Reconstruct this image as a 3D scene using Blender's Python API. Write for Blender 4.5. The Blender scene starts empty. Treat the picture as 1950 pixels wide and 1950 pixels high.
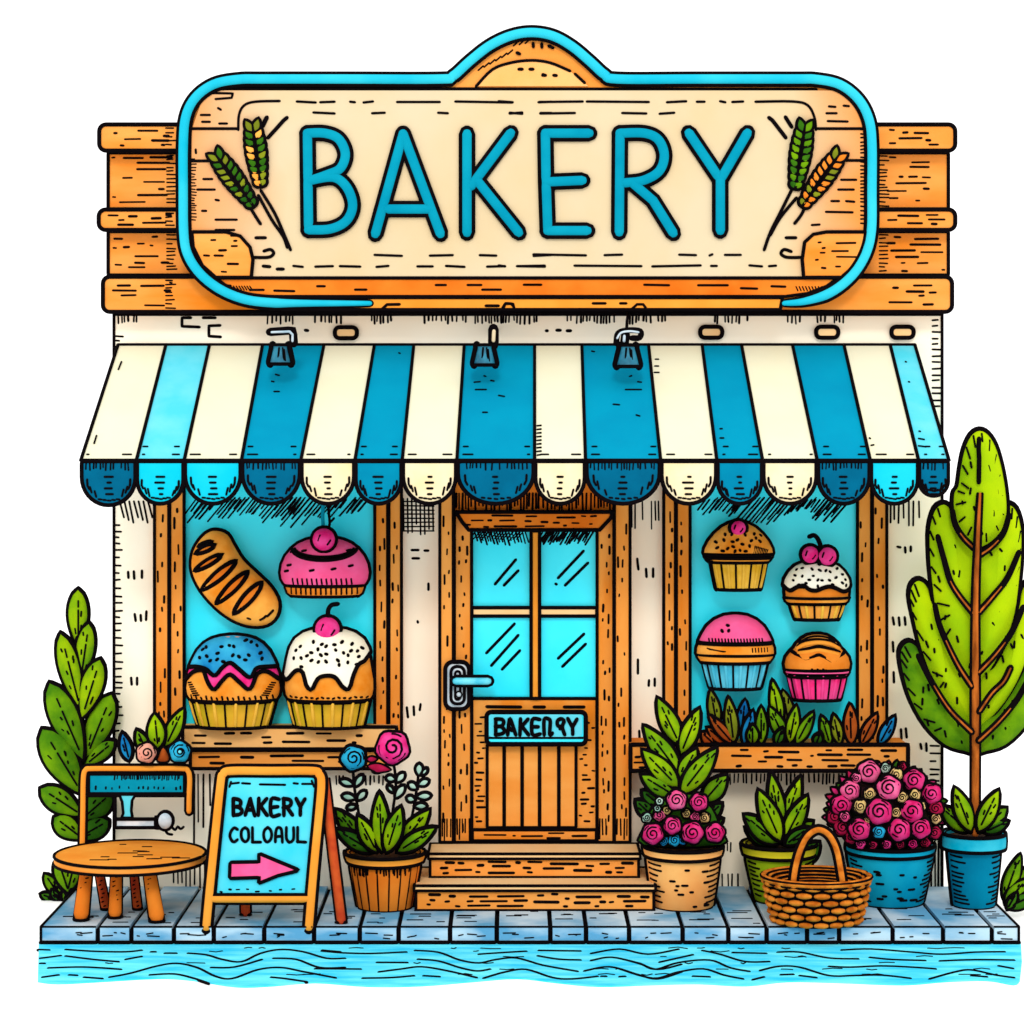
import bpy, math, random
from mathutils import Vector
R = math.radians
S = bpy.context.scene
COL = S.collection

# ------------------------------------------------------------------ camera, world, sun, exposure
CAM_D, EYE, FPX = 15.0, 2.96, 4500.0          # metres to the shop front, eye height, focal length in photo pixels
CX, CY = 975.0, 800.0                          # where the horizon's middle falls in the photo
cd = bpy.data.cameras.new('camera'); cam = bpy.data.objects.new('camera', cd); COL.objects.link(cam)
cam.location = (0, -CAM_D, EYE); cam.rotation_euler = (R(90), 0, 0)
cd.sensor_width = 36; cd.lens = FPX/1950*36; cd.shift_x = 0; cd.shift_y = -(975-CY)/1950; cd.clip_end = 2000
S.camera = cam
w = bpy.data.worlds.new('World'); S.world = w; w.use_nodes = True
bg = w.node_tree.nodes['Background']; bg.inputs['Color'].default_value = (1, 1, 1, 1); bg.inputs['Strength'].default_value = 1.5
sd = bpy.data.lights.new('sun', 'SUN'); sd.energy = 1.2; sd.angle = R(12); sd.color = (1, .97, .92)
sun = bpy.data.objects.new('sun', sd); COL.objects.link(sun); sun.rotation_euler = (R(90-32), 0, R(-2)); sun.location = (0, -8, 9)
S.view_settings.view_transform = 'Standard'; S.view_settings.look = 'None'
S.view_settings.exposure = 0; S.view_settings.gamma = 1

# ------------------------------------------------------------------ materials
KCOL = .70
IK = 1.55
def lin(c):
    c /= 255
    return c/12.92 if c <= .04045 else ((c+.055)/1.055)**2.4
def rgb(c, k=KCOL): return [min(.97, lin(v)*k) for v in c] + [1]
MATS = {}
def mat(name, c, c2=None, scale=3.0, stretch=(1, 1, 1), rough=.85, spec=.03, k=KCOL, bump=0, lo=.35, hi=.65):
    m = bpy.data.materials.new(name); m.use_nodes = True; nt = m.node_tree
    b = nt.nodes['Principled BSDF']; b.inputs['Roughness'].default_value = rough
    b.inputs['Specular IOR Level'].default_value = spec
    if c2 is None: c2 = tuple(v*.93 for v in c)
    tc = nt.nodes.new('ShaderNodeTexCoord'); mp = nt.nodes.new('ShaderNodeMapping')
    mp.inputs['Scale'].default_value = stretch
    nz = nt.nodes.new('ShaderNodeTexNoise'); nz.inputs['Scale'].default_value = scale; nz.inputs['Detail'].default_value = 4
    cr = nt.nodes.new('ShaderNodeValToRGB')
    cr.color_ramp.elements[0].position = lo; cr.color_ramp.elements[1].position = hi
    cr.color_ramp.elements[0].color = rgb(c, k); cr.color_ramp.elements[1].color = rgb(c2, k)
    L = nt.links.new
    L(tc.outputs['Object'], mp.inputs['Vector']); L(mp.outputs['Vector'], nz.inputs['Vector'])
    L(nz.outputs['Fac'], cr.inputs['Fac']); L(cr.outputs['Color'], b.inputs['Base Color'])
    if bump:
        bp = nt.nodes.new('ShaderNodeBump'); bp.inputs['Strength'].default_value = bump; bp.inputs['Distance'].default_value = .01
        L(nz.outputs['Fac'], bp.inputs['Height']); L(bp.outputs['Normal'], b.inputs['Normal'])
    MATS[name] = m
mat('ink', (10, 6, 8), (16, 10, 14), rough=.9, spec=.02)
mat('cream_wall', (255, 248, 228), (255, 240, 214), scale=1.2, k=.9)
mat('wood', (240, 134, 34), (254, 174, 88), scale=2.2, stretch=(.6, 1, 2), k=.77, lo=.3, hi=.7)
mat('wood_up', (240, 132, 32), (254, 172, 84), scale=2.5, stretch=(2, 1, .5), k=.77, lo=.3, hi=.7)
mat('wood_light', (252, 176, 92), (255, 196, 124), scale=2.5, k=.77, lo=.3, hi=.7)
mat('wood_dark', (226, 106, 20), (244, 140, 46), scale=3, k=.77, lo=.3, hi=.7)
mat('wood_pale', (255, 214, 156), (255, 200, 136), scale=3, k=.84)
mat('wood_yellow', (252, 166, 62), (244, 142, 40), scale=3, k=.77, lo=.3, hi=.7)
mat('redwood', (196, 62, 34), (224, 96, 40), scale=9)
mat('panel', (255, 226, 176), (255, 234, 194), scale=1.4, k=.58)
def orange_ends(name):  # base colour turns orange towards both ends of the board, broken by noise
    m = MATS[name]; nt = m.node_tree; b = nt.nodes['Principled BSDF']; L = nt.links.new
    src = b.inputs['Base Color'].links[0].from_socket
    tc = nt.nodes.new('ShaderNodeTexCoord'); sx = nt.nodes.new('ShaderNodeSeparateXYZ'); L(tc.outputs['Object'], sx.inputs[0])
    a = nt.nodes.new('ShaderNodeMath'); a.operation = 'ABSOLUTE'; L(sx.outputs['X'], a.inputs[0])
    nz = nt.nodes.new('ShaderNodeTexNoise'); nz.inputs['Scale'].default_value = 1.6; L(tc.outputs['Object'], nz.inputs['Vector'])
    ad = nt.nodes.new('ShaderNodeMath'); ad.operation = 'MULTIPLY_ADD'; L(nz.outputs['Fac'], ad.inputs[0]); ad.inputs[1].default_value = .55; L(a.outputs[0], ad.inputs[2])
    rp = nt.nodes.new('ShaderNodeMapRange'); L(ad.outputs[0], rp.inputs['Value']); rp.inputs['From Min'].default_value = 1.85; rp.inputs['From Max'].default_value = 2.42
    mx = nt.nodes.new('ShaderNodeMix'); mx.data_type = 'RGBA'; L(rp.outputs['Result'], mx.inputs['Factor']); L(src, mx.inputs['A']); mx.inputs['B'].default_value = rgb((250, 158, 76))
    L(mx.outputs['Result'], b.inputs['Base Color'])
orange_ends('panel')
mat('rim', (12, 190, 222), (60, 218, 240), scale=1.6)
mat('letter', (0, 150, 182), (8, 164, 192), scale=4)
mat('cloth_cream', (255, 253, 222), (255, 250, 214), scale=2, k=.68)
mat('cloth_teal', (0, 152, 192), (0, 160, 198), scale=3)
mat('cloth_cyan', (84, 224, 246), (120, 234, 252), scale=4)
mat('scal_dark', (0, 108, 146), (0, 98, 134), scale=6)
mat('scal_teal', (0, 142, 178), (0, 132, 170), scale=6)
mat('scal_cyan', (10, 205, 232), (30, 214, 240), scale=4)
mat('scal_beige', (255, 230, 172), (255, 240, 200), scale=4)
mat('glass', (0, 220, 244), (60, 238, 255), scale=1.2, k=.92, rough=.35, spec=.25)
mat('glass_light', (110, 226, 244), (60, 214, 238), scale=1.3, rough=.3, spec=.25)
mat('board_blue', (100, 230, 250), (50, 214, 240), scale=3)
mat('screen_teal', (0, 140, 170), (10, 160, 190), scale=5)
mat('crust', (232, 132, 30), (252, 176, 76), scale=5, k=.84)
mat('crust_dark', (222, 120, 30), (236, 140, 50), scale=8, k=.84)
mat('wrap_gold', (220, 165, 36), (240, 186, 70), scale=10, k=.84)
mat('wrap_olive', (186, 170, 20), (230, 172, 50), scale=3, k=.84)
mat('wrap_brown', (222, 138, 50), (240, 165, 70), scale=10, k=.84)
mat('wrap_blue', (60, 176, 206), (96, 196, 220), scale=9, k=.84)
mat('wrap_pink', (244, 40, 120), (238, 76, 146), scale=9, k=.84)
mat('pink', (250, 100, 158), (246, 80, 136), scale=6, k=.84)
mat('magenta', (228, 26, 116), (240, 70, 150), scale=12, k=.84)
mat('rose', (246, 66, 142), (222, 22, 104), scale=20, k=.66)
mat('rose_light', (252, 116, 164), (240, 70, 138), scale=20, k=.72)
mat('rose_dark', (205, 30, 86), (170, 20, 60), scale=12)
mat('beige_flower', (238, 186, 128), (228, 200, 120), scale=12)
mat('icing_white', (255, 250, 232), (255, 244, 214), scale=5, k=.84)
mat('icing_blue', (60, 180, 220), (20, 120, 180), scale=5, k=.84)
mat('blue', (30, 150, 210), (10, 100, 170), scale=8)
mat('blue_flower', (20, 160, 214), (50, 190, 232), scale=12)
mat('peach_flower', (246, 176, 152), (240, 150, 130), scale=8)
mat('leaf', (168, 204, 8), (104, 160, 14), scale=6, k=.66)
mat('leaf_lime', (192, 220, 6), (150, 196, 10), scale=2.2, k=.72)
mat('leaf_mid', (122, 172, 12), (70, 128, 14), scale=6)
mat('leaf_dark', (64, 124, 18), (36, 90, 18), scale=6)
mat('leaf_olive', (150, 160, 30), (120, 130, 30), scale=5)
mat('leaf_rust', (206, 100, 36), (160, 70, 24), scale=7)
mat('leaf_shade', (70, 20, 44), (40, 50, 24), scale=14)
mat('sprig', (200, 226, 206), (150, 200, 180), scale=6)
mat('trunk', (128, 62, 18), (196, 104, 36), scale=8, stretch=(3, 3, .6), k=.8)
mat('pot_peach', (252, 186, 108), (246, 160, 84), scale=3, k=.84)
mat('pot_green', (150, 176, 20), (120, 152, 20), scale=3, k=.84)
mat('pot_green_rim', (222, 204, 40), (190, 190, 30), scale=4)
mat('pot_blue', (20, 164, 194), (0, 140, 176), scale=3, k=.84)
mat('pot_teal', (0, 122, 158), (0, 144, 180), scale=2.5)
mat('pot_rim_blue', (60, 196, 220), (0, 168, 200), scale=5)
mat('soil', (90, 60, 40), (60, 40, 30), scale=20)
mat('metal', (222, 230, 236), (150, 176, 192), scale=8, rough=.4, spec=.3, k=.84)
mat('lamp_teal', (0, 84, 112), (20, 130, 160), scale=14, rough=.4, spec=.3)
mat('steel_blue', (50, 190, 220), (110, 220, 236), scale=12, rough=.4, spec=.3, k=.84)
mat('deck', (104, 172, 212), (214, 234, 246), scale=1.9, k=.74, stretch=(1, 1, 3), lo=.4, hi=.62)
mat('deck_edge', (150, 190, 224), (96, 200, 226), scale=1.6)
mat('basket', (176, 84, 16), (232, 136, 44), scale=16, k=.8)
mat('water', (110, 238, 255), (40, 200, 244), scale=5, stretch=(.5, 2, 1), rough=.6, spec=.08, k=.92)
mat('ground_white', (255, 255, 255), (255, 255, 255), k=.95, rough=1, spec=0)

# ------------------------------------------------------------------ picture point -> world point
def at(px, py, Y):
    d = (CAM_D + Y)/FPX
    return Vector(((px-CX)*d, Y, EYE-(py-CY)*d))
def on_level(px, py, z):
    d = (EYE-z)*FPX/(py-CY)
    return Vector(((px-CX)*d/FPX, d-CAM_D, z))
def crop(x0, y0, k):
    def f(*p):
        if len(p) == 2 and not hasattr(p[0], '__len__'): return (x0+p[0]*k, y0+p[1]*k)
        return [(x0+a*k, y0+b*k) for a, b in p]
    f.k = k
    return f
A_ = crop(150, 0, .46584); B_ = crop(950, 0, .46584); C_ = crop(130, 560, .46584); D_ = crop(950, 560, .46584)
E_ = crop(190, 900, .34161); F_ = crop(780, 900, .31056); G_ = crop(1180, 900, .31056); H_ = crop(50, 1100, .43988)
I_ = crop(600, 1350, .36232); J_ = crop(1180, 1300, .39855); K_ = crop(1650, 780, .37267); W_ = crop(0, 0, 1.00932)

def smooth(p, closed=False, n=5):
    """Catmull-Rom through points of any dimension"""
    out = []; N = len(p)
    if N < 3: return list(p)
    for i in range(N if closed else N-1):
        if closed: a, b, c, d = p[i-1], p[i], p[(i+1) % N], p[(i+2) % N]
        else: a, b, c, d = p[max(i-1, 0)], p[i], p[i+1], p[min(i+2, N-1)]
        for j in range(n):
            t = j/n
            out.append(tuple(.5*(2*b[k]+(c[k]-a[k])*t+(2*a[k]-5*b[k]+4*c[k]-d[k])*t*t+(3*b[k]-a[k]-3*c[k]+d[k])*t**3) for k in range(len(b))))
    if not closed: out.append(tuple(p[-1]))
    return out
def interp(tab, x):
    if x <= tab[0][0]: return tab[0][1]
    for (a, va), (b, vb) in zip(tab, tab[1:]):
        if x <= b: return va+(vb-va)*(x-a)/((b-a) or 1)
    return tab[-1][1]

# ------------------------------------------------------------------ mesh builder
class M:
    def __init__(s): s.v = []; s.f = []; s.m = []; s.sm = []; s.names = []
    def mi(s, n):
        if n not in s.names: s.names.append(n)
        return s.names.index(n)
    def add(s, vs, fs, m, smooth_=False):
        b = len(s.v); s.v += [tuple(v) for v in vs]; k = s.mi(m)
        for f in fs: s.f.append([b+i for i in f]); s.m.append(k); s.sm.append(smooth_)
    def box(s, x0, x1, y0, y1, z0, z1, m):
        s.add([(x, y, z) for z in (z0, z1) for y in (y0, y1) for x in (x0, x1)],
              [(0, 1, 5, 4), (2, 6, 7, 3), (0, 4, 6, 2), (1, 3, 7, 5), (4, 5, 7, 6), (0, 2, 3, 1)], m)
    def inkbox(s, x0, x1, y0, y1, z0, z1, m, r=.010, back=True):
        s.box(x0, x1, y0, y1, z0, z1, m)
        c = lambda a, b, d: Vector(((x0, x1)[a], (y0, y1)[b], (z0, z1)[d]))
        E = [((0,0,0),(1,0,0)), ((0,0,1),(1,0,1)), ((0,0,0),(0,0,1)), ((1,0,0),(1,0,1)), ((0,0,1),(0,1,1)), ((1,0,1),(1,1,1))]
        if back: E += [((0,1,1),(1,1,1)), ((0,0,0),(0,1,0)), ((1,0,0),(1,1,0))]
        for a, b in E: s.tube([c(*a), c(*b)], r, 'ink', sides=6)
    def tube(s, pts, r, m, sides=8, closed=False, flat=1.0, caps=True, smooth_=True):
        """tube along pts; r number or list; flat squashes it along Y"""
        P = [Vector(p) for p in pts]
        Q = [P[0]]
        for p in P[1:]:
            if (p-Q[-1]).length > 1e-5: Q.append(p)
        if closed and (Q[0]-Q[-1]).length < 1e-5: Q.pop()
        if len(Q) < 2: return
        rs = r if hasattr(r, '__len__') else [r]*len(P)
        if len(rs) != len(Q): rs = [rs[min(len(rs)-1, int(i*len(rs)/len(Q)))] for i in range(len(Q))]
        rs = list(rs)
        if not hasattr(r, '__len__') and len(Q) > 2:
            W = []; n0 = len(Q)
            for i, p in enumerate(Q):
                if not closed and i in (0, n0-1): W.append(p); continue
                a, b = p-Q[i-1], Q[(i+1) % n0]-p; la, lb = a.length, b.length
                if a.normalized().dot(b.normalized()) < .8:
                    e = r*.9
                    if la > 2.2*e: W.append(p-a*(e/la))
                    W.append(p)
                    if lb > 2.2*e: W.append(p+b*(e/lb))
                else: W.append(p)
            Q = W; rs = [r]*len(Q)
        N = len(Q)
        T = []
        for i in range(N):
            a = Q[i-1] if (i or closed) else Q[0]; b = Q[(i+1) % N] if (i < N-1 or closed) else Q[-1]
            t = (b-a); T.append(t.normalized() if t.length > 1e-7 else Vector((1, 0, 0)))
        if caps and not closed:            # rounded ends
            h0, t0, r0, h1, t1, r1 = Q[0], T[0], rs[0], Q[-1], T[-1], rs[-1]
            Q = [h0-t0*r0*.98, h0-t0*r0*.7] + Q + [h1+t1*r1*.7, h1+t1*r1*.98]
            rs = [r0*.2, r0*.7] + rs + [r1*.7, r1*.2]; T = [t0, t0] + T + [t1, t1]; N += 4
        yv = Vector((0, 1, 0)); vs = []
        for i in range(N):
            t = T[i]; u = t.cross(yv)
            if u.length < .25: u = t.cross(Vector((0, 0, 1)))
            u.normalize(); n = u.cross(t).normalized()
            for k in range(sides):
                a = 2*math.pi*(k+.5)/sides
                o = u*math.cos(a)*rs[i] + n*math.sin(a)*rs[i]
                o.y *= flat
                vs.append(Q[i]+o)
        fs = []
        for i in range(N if closed else N-1):
            j = (i+1) % N
            for k in range(sides):
                l = (k+1) % sides
                fs.append((i*sides+k, i*sides+l, j*sides+l, j*sides+k))
        if not closed:
            fs.append(tuple(range(sides-1, -1, -1))); fs.append(tuple((N-1)*sides+k for k in range(sides)))
        s.add(vs, fs, m, smooth_)
    def ink(s, pts, Y, w=4.5, flat=.7, m='ink', closed=False, sm=False):
        """ink line: picture points on depth Y (number or function), w = width in photo pixels"""
        if sm: pts = smooth(pts, closed)
        P = [at(x, y, Y(x, y) if callable(Y) else Y) for x, y in pts]
        s.tube(P, w*IK*.92*.5*(CAM_D+P[0].y)/FPX, m, sides=6, closed=closed, flat=flat)
    def otube(s, pts, Y, wpx, m, inkw=4, closed=False, sm=False, flat=.9):
        """coloured round bar with a flat black border"""
        if sm: pts = smooth(pts, closed)
        P = [at(x, y, Y(x, y) if callable(Y) else Y) for x, y in pts]
        k = (CAM_D+P[0].y)/FPX
        s.tube(P, (wpx*.5+inkw*1.3)*k, 'ink', sides=12, closed=closed, flat=flat*.45*wpx/(wpx+2*inkw))
        s.tube(P, wpx*.5*k, m, sides=12, closed=closed, flat=flat)
    def plate(s, pts, Y, th, m, inkw=4.5, ms=None, outline=True):
        """solid slab with picture outline pts, front at Y, thickness th backwards"""
        F = [at(x, y, Y(x, y) if callable(Y) else Y) for x, y in pts]
        Bk = [p+Vector((0, th, 0)) for p in F]; n = len(F)
        ar = sum(F[i].x*F[(i+1) % n].z-F[(i+1) % n].x*F[i].z for i in range(n))
        fr = tuple(range(n)) if ar > 0 else tuple(range(n-1, -1, -1))
        s.add(F+Bk, [fr, tuple(n+i for i in reversed(fr))], m)
        s.add(F+Bk, [(i, (i+1) % n, n+(i+1) % n, n+i) for i in range(n)], ms or m)
        if outline and inkw:
            s.tube(F, IK*inkw*.5*(CAM_D+F[0].y)/FPX, 'ink', sides=6, closed=True, flat=.8)
    def board(s, x0, y0, x1, y1, Y, th, m, inkw=4.5, rnd=0):
        if rnd:
            p = []
            for cx, cy, a0 in ((x1-rnd, y0+rnd, -90), (x1-rnd, y1-rnd, 0), (x0+rnd, y1-rnd, 90), (x0+rnd, y0+rnd, 180)):
                for k in range(6):
                    a = R(a0+k*18); p.append((cx+rnd*math.cos(a), cy+rnd*math.sin(a)))
        else: p = [(x0, y0), (x1, y0), (x1, y1), (x0, y1)]
        s.plate(p, Y, th, m, inkw)
    def dome(s, pts, Y, d, m, both=True, inkw=5, rings=6, c=None, pw=.5, outline=True):
        """inflated solid with picture outline pts; returns the front surface as a function"""
        n = len(pts)
        if c is None: c = (sum(p[0] for p in pts)/n, sum(p[1] for p in pts)/n)
        yf = Y if callable(Y) else (lambda x, y: Y)
        def build(sg):
            vs = []; fs = []
            for r in range(rings):
                q = 1-r/rings; q = math.sin(q*math.pi/2)
                for x, y in pts:
                    xx, yy = c[0]+(x-c[0])*q, c[1]+(y-c[1])*q
                    b = at(xx, yy, yf(xx, yy)); b.y -= sg*d*(max(0, 1-q*q))**pw; vs.append(b)
            b = at(c[0], c[1], yf(*c)); b.y -= sg*d; vs.append(b)
            for r in range(rings-1):
                for i in range(n):
                    j = (i+1) % n; fs.append((r*n+i, r*n+j, r*n+n+j, r*n+n+i))
            for i in range(n): fs.append(((rings-1)*n+i, (rings-1)*n+(i+1) % n, rings*n))
            s.add(vs, fs, m, True)
        build(1)
        if both: build(-1)
        if outline and inkw:
            P = [at(x, y, yf(x, y)) for x, y in pts]
            s.tube(P, IK*1.25*inkw*.5*(CAM_D+P[0].y)/FPX, 'ink', sides=6, closed=True, flat=1)
        def surf(x, y, off=0):
            dx, dy = x-c[0], y-c[1]; q = 1.0
            L = math.hypot(dx, dy)
            if L < 1e-6: return yf(x, y)-d-off
            best = None
            for i in range(n):
                ax, ay = pts[i][0]-c[0], pts[i][1]-c[1]; bx, by = pts[(i+1) % n][0]-c[0], pts[(i+1) % n][1]-c[1]
                ex, ey = bx-ax, by-ay; den = dx*ey-dy*ex
                if abs(den) < 1e-9: continue
                t = (ax*ey-ay*ex)/den; u = (ax*dy-ay*dx)/den
                if t > 0 and -1e-6 <= u <= 1+1e-6: best = t if best is None else min(best, t)
            q = 1/best if best else 1
            return yf(x, y)-d*(max(0, 1-q*q))**pw-off
        return surf
    def lathe(s, cx, Yc, prof, m, sq=1.0, sil=4.5, seg=48, off=1.0, drip=None, top=True, dripw=4.5):
        """turned solid: prof = [(py, r in px)]; drip = function(sin) -> py where the shell stops"""
        k = (CAM_D+Yc)/FPX; X0 = (cx-CX)*k
        zz = lambda py: EYE-(py-CY)*k
        rad = lambda py: interp(prof, py)*off
        if drip: seg = 120
        rows = 14 if drip else len(prof)
        vs = []; fs = []; edge = []
        for j in range(rows):
            for i in range(seg):
                a = 2*math.pi*i/seg; sn, cs = math.sin(a), math.cos(a)
                if drip:
                    yb = drip(sn); py = prof[0][0]+(yb-prof[0][0])*(j/(rows-1))**1.6
                else: py = prof[j][0]
                r = rad(py)*k
                p = (X0+r*sn, Yc-sq*r*cs, zz(py)); vs.append(p)
                if drip and j == rows-1: edge.append((X0+r*sn, Yc-sq*r*cs, zz(py)))
        for j in range(rows-1):
            for i in range(seg): l = (i+1) % seg; fs.append((j*seg+i, j*seg+l, (j+1)*seg+l, (j+1)*seg+i))
        if top: fs.append(tuple(range(seg)))
        if not drip: fs.append(tuple((rows-1)*seg+i for i in reversed(range(seg))))
        s.add(vs, fs, m, True)
        if edge: s.tube(edge, IK*dripw*.5*k, 'ink', sides=6, closed=True)
        if sil:
            for sg in (-1, 1):
                if drip: pr = ([(prof[0][0], 0)] if prof[0][1] < 12 else [])+[(py, r) for py, r in prof if py < drip(sg)] + [(drip(sg), interp(prof, drip(sg)))]
                else: pr = ([(prof[0][0], 0)] if top and prof[0][1] < 12 else [])+list(prof)
                s.tube([(X0+sg*r*k*off, Yc, zz(py)) for py, r in pr], IK*1.25*sil*.5*k, 'ink', sides=6)
        def surf(px, py, o=1.0):
            r = rad(py)*o; x = px-cx
            return Vector((X0+x*k, Yc-sq*k*math.sqrt(max(0, r*r-x*x)), zz(py)))
        surf.ring = lambda py, wd=4.5, o=1.0, mm='ink': s.tube([(X0+rad(py)*k*o*math.sin(2*math.pi*i/seg), Yc-sq*rad(py)*k*o*math.cos(2*math.pi*i/seg), zz(py)) for i in range(seg)], IK*wd*.5*k, mm, sides=6, closed=True)
        surf.line = lambda pts, wd=4, mm='ink': s.tube([surf(*p) for p in pts], IK*.9*wd*.5*k, mm, sides=6)
        surf.cx = cx; surf.rad = rad; surf.k = k
        return surf
    def build(s, name, parent=None, base=None):
        o_ = parent.location.copy() if parent is not None and parent.type == 'EMPTY' else (Vector(base) if base is not None else None)
        if parent is not None and parent.type != 'EMPTY': o_ = Vector(parent['_o'])
        if o_ is None:
            xs = [v[0] for v in s.v]; ys = [v[1] for v in s.v]; zs = [v[2] for v in s.v]
            o_ = Vector(((min(xs)+max(xs))/2, (min(ys)+max(ys))/2, min(zs)))
        me = bpy.data.meshes.new(name)
        me.from_pydata([tuple(Vector(v)-o_) for v in s.v], [], s.f)
        for n in s.names: me.materials.append(MATS[n])
        me.polygons.foreach_set('material_index', s.m); me.polygons.foreach_set('use_smooth', s.sm)
        me.update(); me.validate()
        ob = bpy.data.objects.new(name, me); COL.objects.link(ob)
        if parent is not None: ob.parent = parent
        else: ob.location = o_
        ob['_o'] = tuple(o_)
        return ob

def tag(o, label=None, cat=None, group=None, kind=None):
    if label: o['label'] = label
    if cat: o['category'] = cat
    if group: o['group'] = group
    if kind: o['kind'] = kind
    return o
def thing(name, loc, label, cat, group=None):
    o = bpy.data.objects.new(name, None); COL.objects.link(o); o.location = loc; o.empty_display_size = .2
    return tag(o, label, cat, group)

# ------------------------------------------------------------------ drawing helpers
def dashes(m, x0, y0, x1, y1, Y, n, seed, vert=False, w=3.2, lo=10, hi=45):
    """scattered grain marks that keep clear of each other"""
    rr = random.Random(seed); done = []; n = max(2, int(n*.85))
    for _ in range(n*12):
        if len(done) >= n: break
        L = rr.uniform(lo, hi) if rr.random() < .65 else rr.uniform(3, lo)
        if vert:
            L = min(L, (y1-y0)*.8); x = rr.uniform(x0, x1); y = rr.uniform(y0, y1-L); bx = (x, y, x, y+L)
        else:
            L = min(L, (x1-x0)*.8); x = rr.uniform(x0, x1-L); y = rr.uniform(y0, y1); bx = (x, y, x+L, y)
        px, py = (8, 10) if vert else (10, 8)
        if any(bx[0] < b[2]+px and bx[2] > b[0]-px and bx[1] < b[3]+py and bx[3] > b[1]-py for b in done): continue
        done.append(bx)
        m.ink([(bx[0], bx[1]), (bx[2]+rr.uniform(-.6, .6)*vert, bx[3]+rr.uniform(-.6, .6)*(not vert))], Y, w*rr.uniform(.8, 1.2))
def hatch(m, x0, x1, y, Lf, Y, step, seed, slant=0, w=2.6, jit=.35, skip=.08):
    """a row of hanging pen strokes, shade drawn as ink hatching"""
    rr = random.Random(seed); x = x0
    while x < x1:
        if rr.random() > skip:
            L = (Lf((x-x0)/(x1-x0)) if callable(Lf) else Lf)*rr.uniform(.65, 1.1)
            m.ink([(x, y), (x+slant*L+rr.uniform(-1, 1), y+L)], Y, w*rr.uniform(.8, 1.2))
        x += step*rr.uniform(1-jit, 1+jit)
def ticks(m, x, y0, y1, L, Y, step, seed, w=3):
    rr = random.Random(seed); y = y0
    while y < y1:
        m.ink([(x, y), (x+L*rr.uniform(.5, 1.1), y+rr.uniform(-1, 1))], Y, w); y += step*rr.uniform(.8, 1.3)
def leaf(m, base, tip, wd, Y, mt, Yt=None, round_=.0, inkw=5, vein=True, seed=0, bend=0, depth=.3):
    """one fleshy leaf from base to tip, wd px wide"""
    bx, by = base; tx, ty = tip; L = math.hypot(tx-bx, ty-by)
    ux, uy = (tx-bx)/L, (ty-by)/L; nx, ny = -uy, ux
    if Yt is None: Yt = Y
    c = lambda t: (bx+ux*L*t+nx*bend*math.sin(math.pi*t), by+uy*L*t+ny*bend*math.sin(math.pi*t))
    prof = lambda t: (math.sin(math.pi*t**(.85+.45*round_)))**(.85-.25*round_)
    ts = [i/11 for i in range(12)]
    left = [(c(t)[0]+nx*wd/2*prof(t), c(t)[1]+ny*wd/2*prof(t)) for t in ts]
    right = [(c(t)[0]-nx*wd/2*prof(t), c(t)[1]-ny*wd/2*prof(t)) for t in reversed(ts[1:-1])]
    yf = lambda x, y: Y+(Yt-Y)*max(0, min(1, ((x-bx)*ux+(y-by)*uy)/L))
    sf = m.dome(left+right, yf, wd/300*depth, mt, inkw=inkw, rings=4, c=c(.5))
    if vein:
        rr = random.Random(seed*7+int(tx+ty))
        g = lambda x, y: sf(x, y, .001)
        a = rr.uniform(.12, .2)
        m.ink([c(a+(.62-a)*i/5) for i in range(6)], g, 2.8)
        m.ink([c(.68), c(.78)], g, 2.6)
        for _ in range(max(2, int(L/28))):
            t = rr.uniform(.2, .82); o = rr.choice((-1, 1))*rr.uniform(.12, .26)*wd*prof(t)
            x, y = c(t); q = rr.uniform(3, 9)
            m.ink([(x+nx*o, y+ny*o), (x+nx*o*1.15+ux*q, y+ny*o*1.15+uy*q)], g, 2.8)
    return sf
def circle(cx, cy, r, n=20, ry=None): return [(cx+r*math.cos(2*math.pi*i/n), cy+(ry or r)*math.sin(2*math.pi*i/n)) for i in range(n)]
def rose(cx, cy, r, Y, mt, parent, name='rose', inkw=4.5, seed=0, centre=None):
    m = M(); rr = random.Random(seed)
    pts = [(cx+r*(1+.06*math.sin(5*a+seed))*math.cos(a), cy+r*(1+.06*math.sin(5*a+seed))*math.sin(a)) for a in [2*math.pi*i/24 for i in range(24)]]
    sf = m.dome(pts, Y, r/300*.8, mt, inkw=inkw, rings=5)
    a0 = rr.uniform(0, 6)
    g = lambda x, y: sf(x, y, .001)
    if r > 8:
        sp = [(cx+r*(.14+.55*i/16)*math.cos(a0+i*.62), cy+r*(.14+.55*i/16)*math.sin(a0+i*.62)) for i in range(17)]
        m.ink(sp, g, max(1.8, r*.12))
        for j in range(3):
            b = a0+2+j*2.1
            m.ink([(cx+r*.84*math.cos(b+q*.22), cy+r*.84*math.sin(b+q*.22)) for q in range(4)], g, max(1.6, r*.09))
    else: m.ink(circle(cx, cy, r*.4, 8), g, 2, closed=True)
    if centre: m.dome(circle(cx, cy, r*.2, 10), sf(cx, cy, -.004), .012, centre, inkw=2.5, rings=3)
    return m.build(name, parent)

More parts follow.
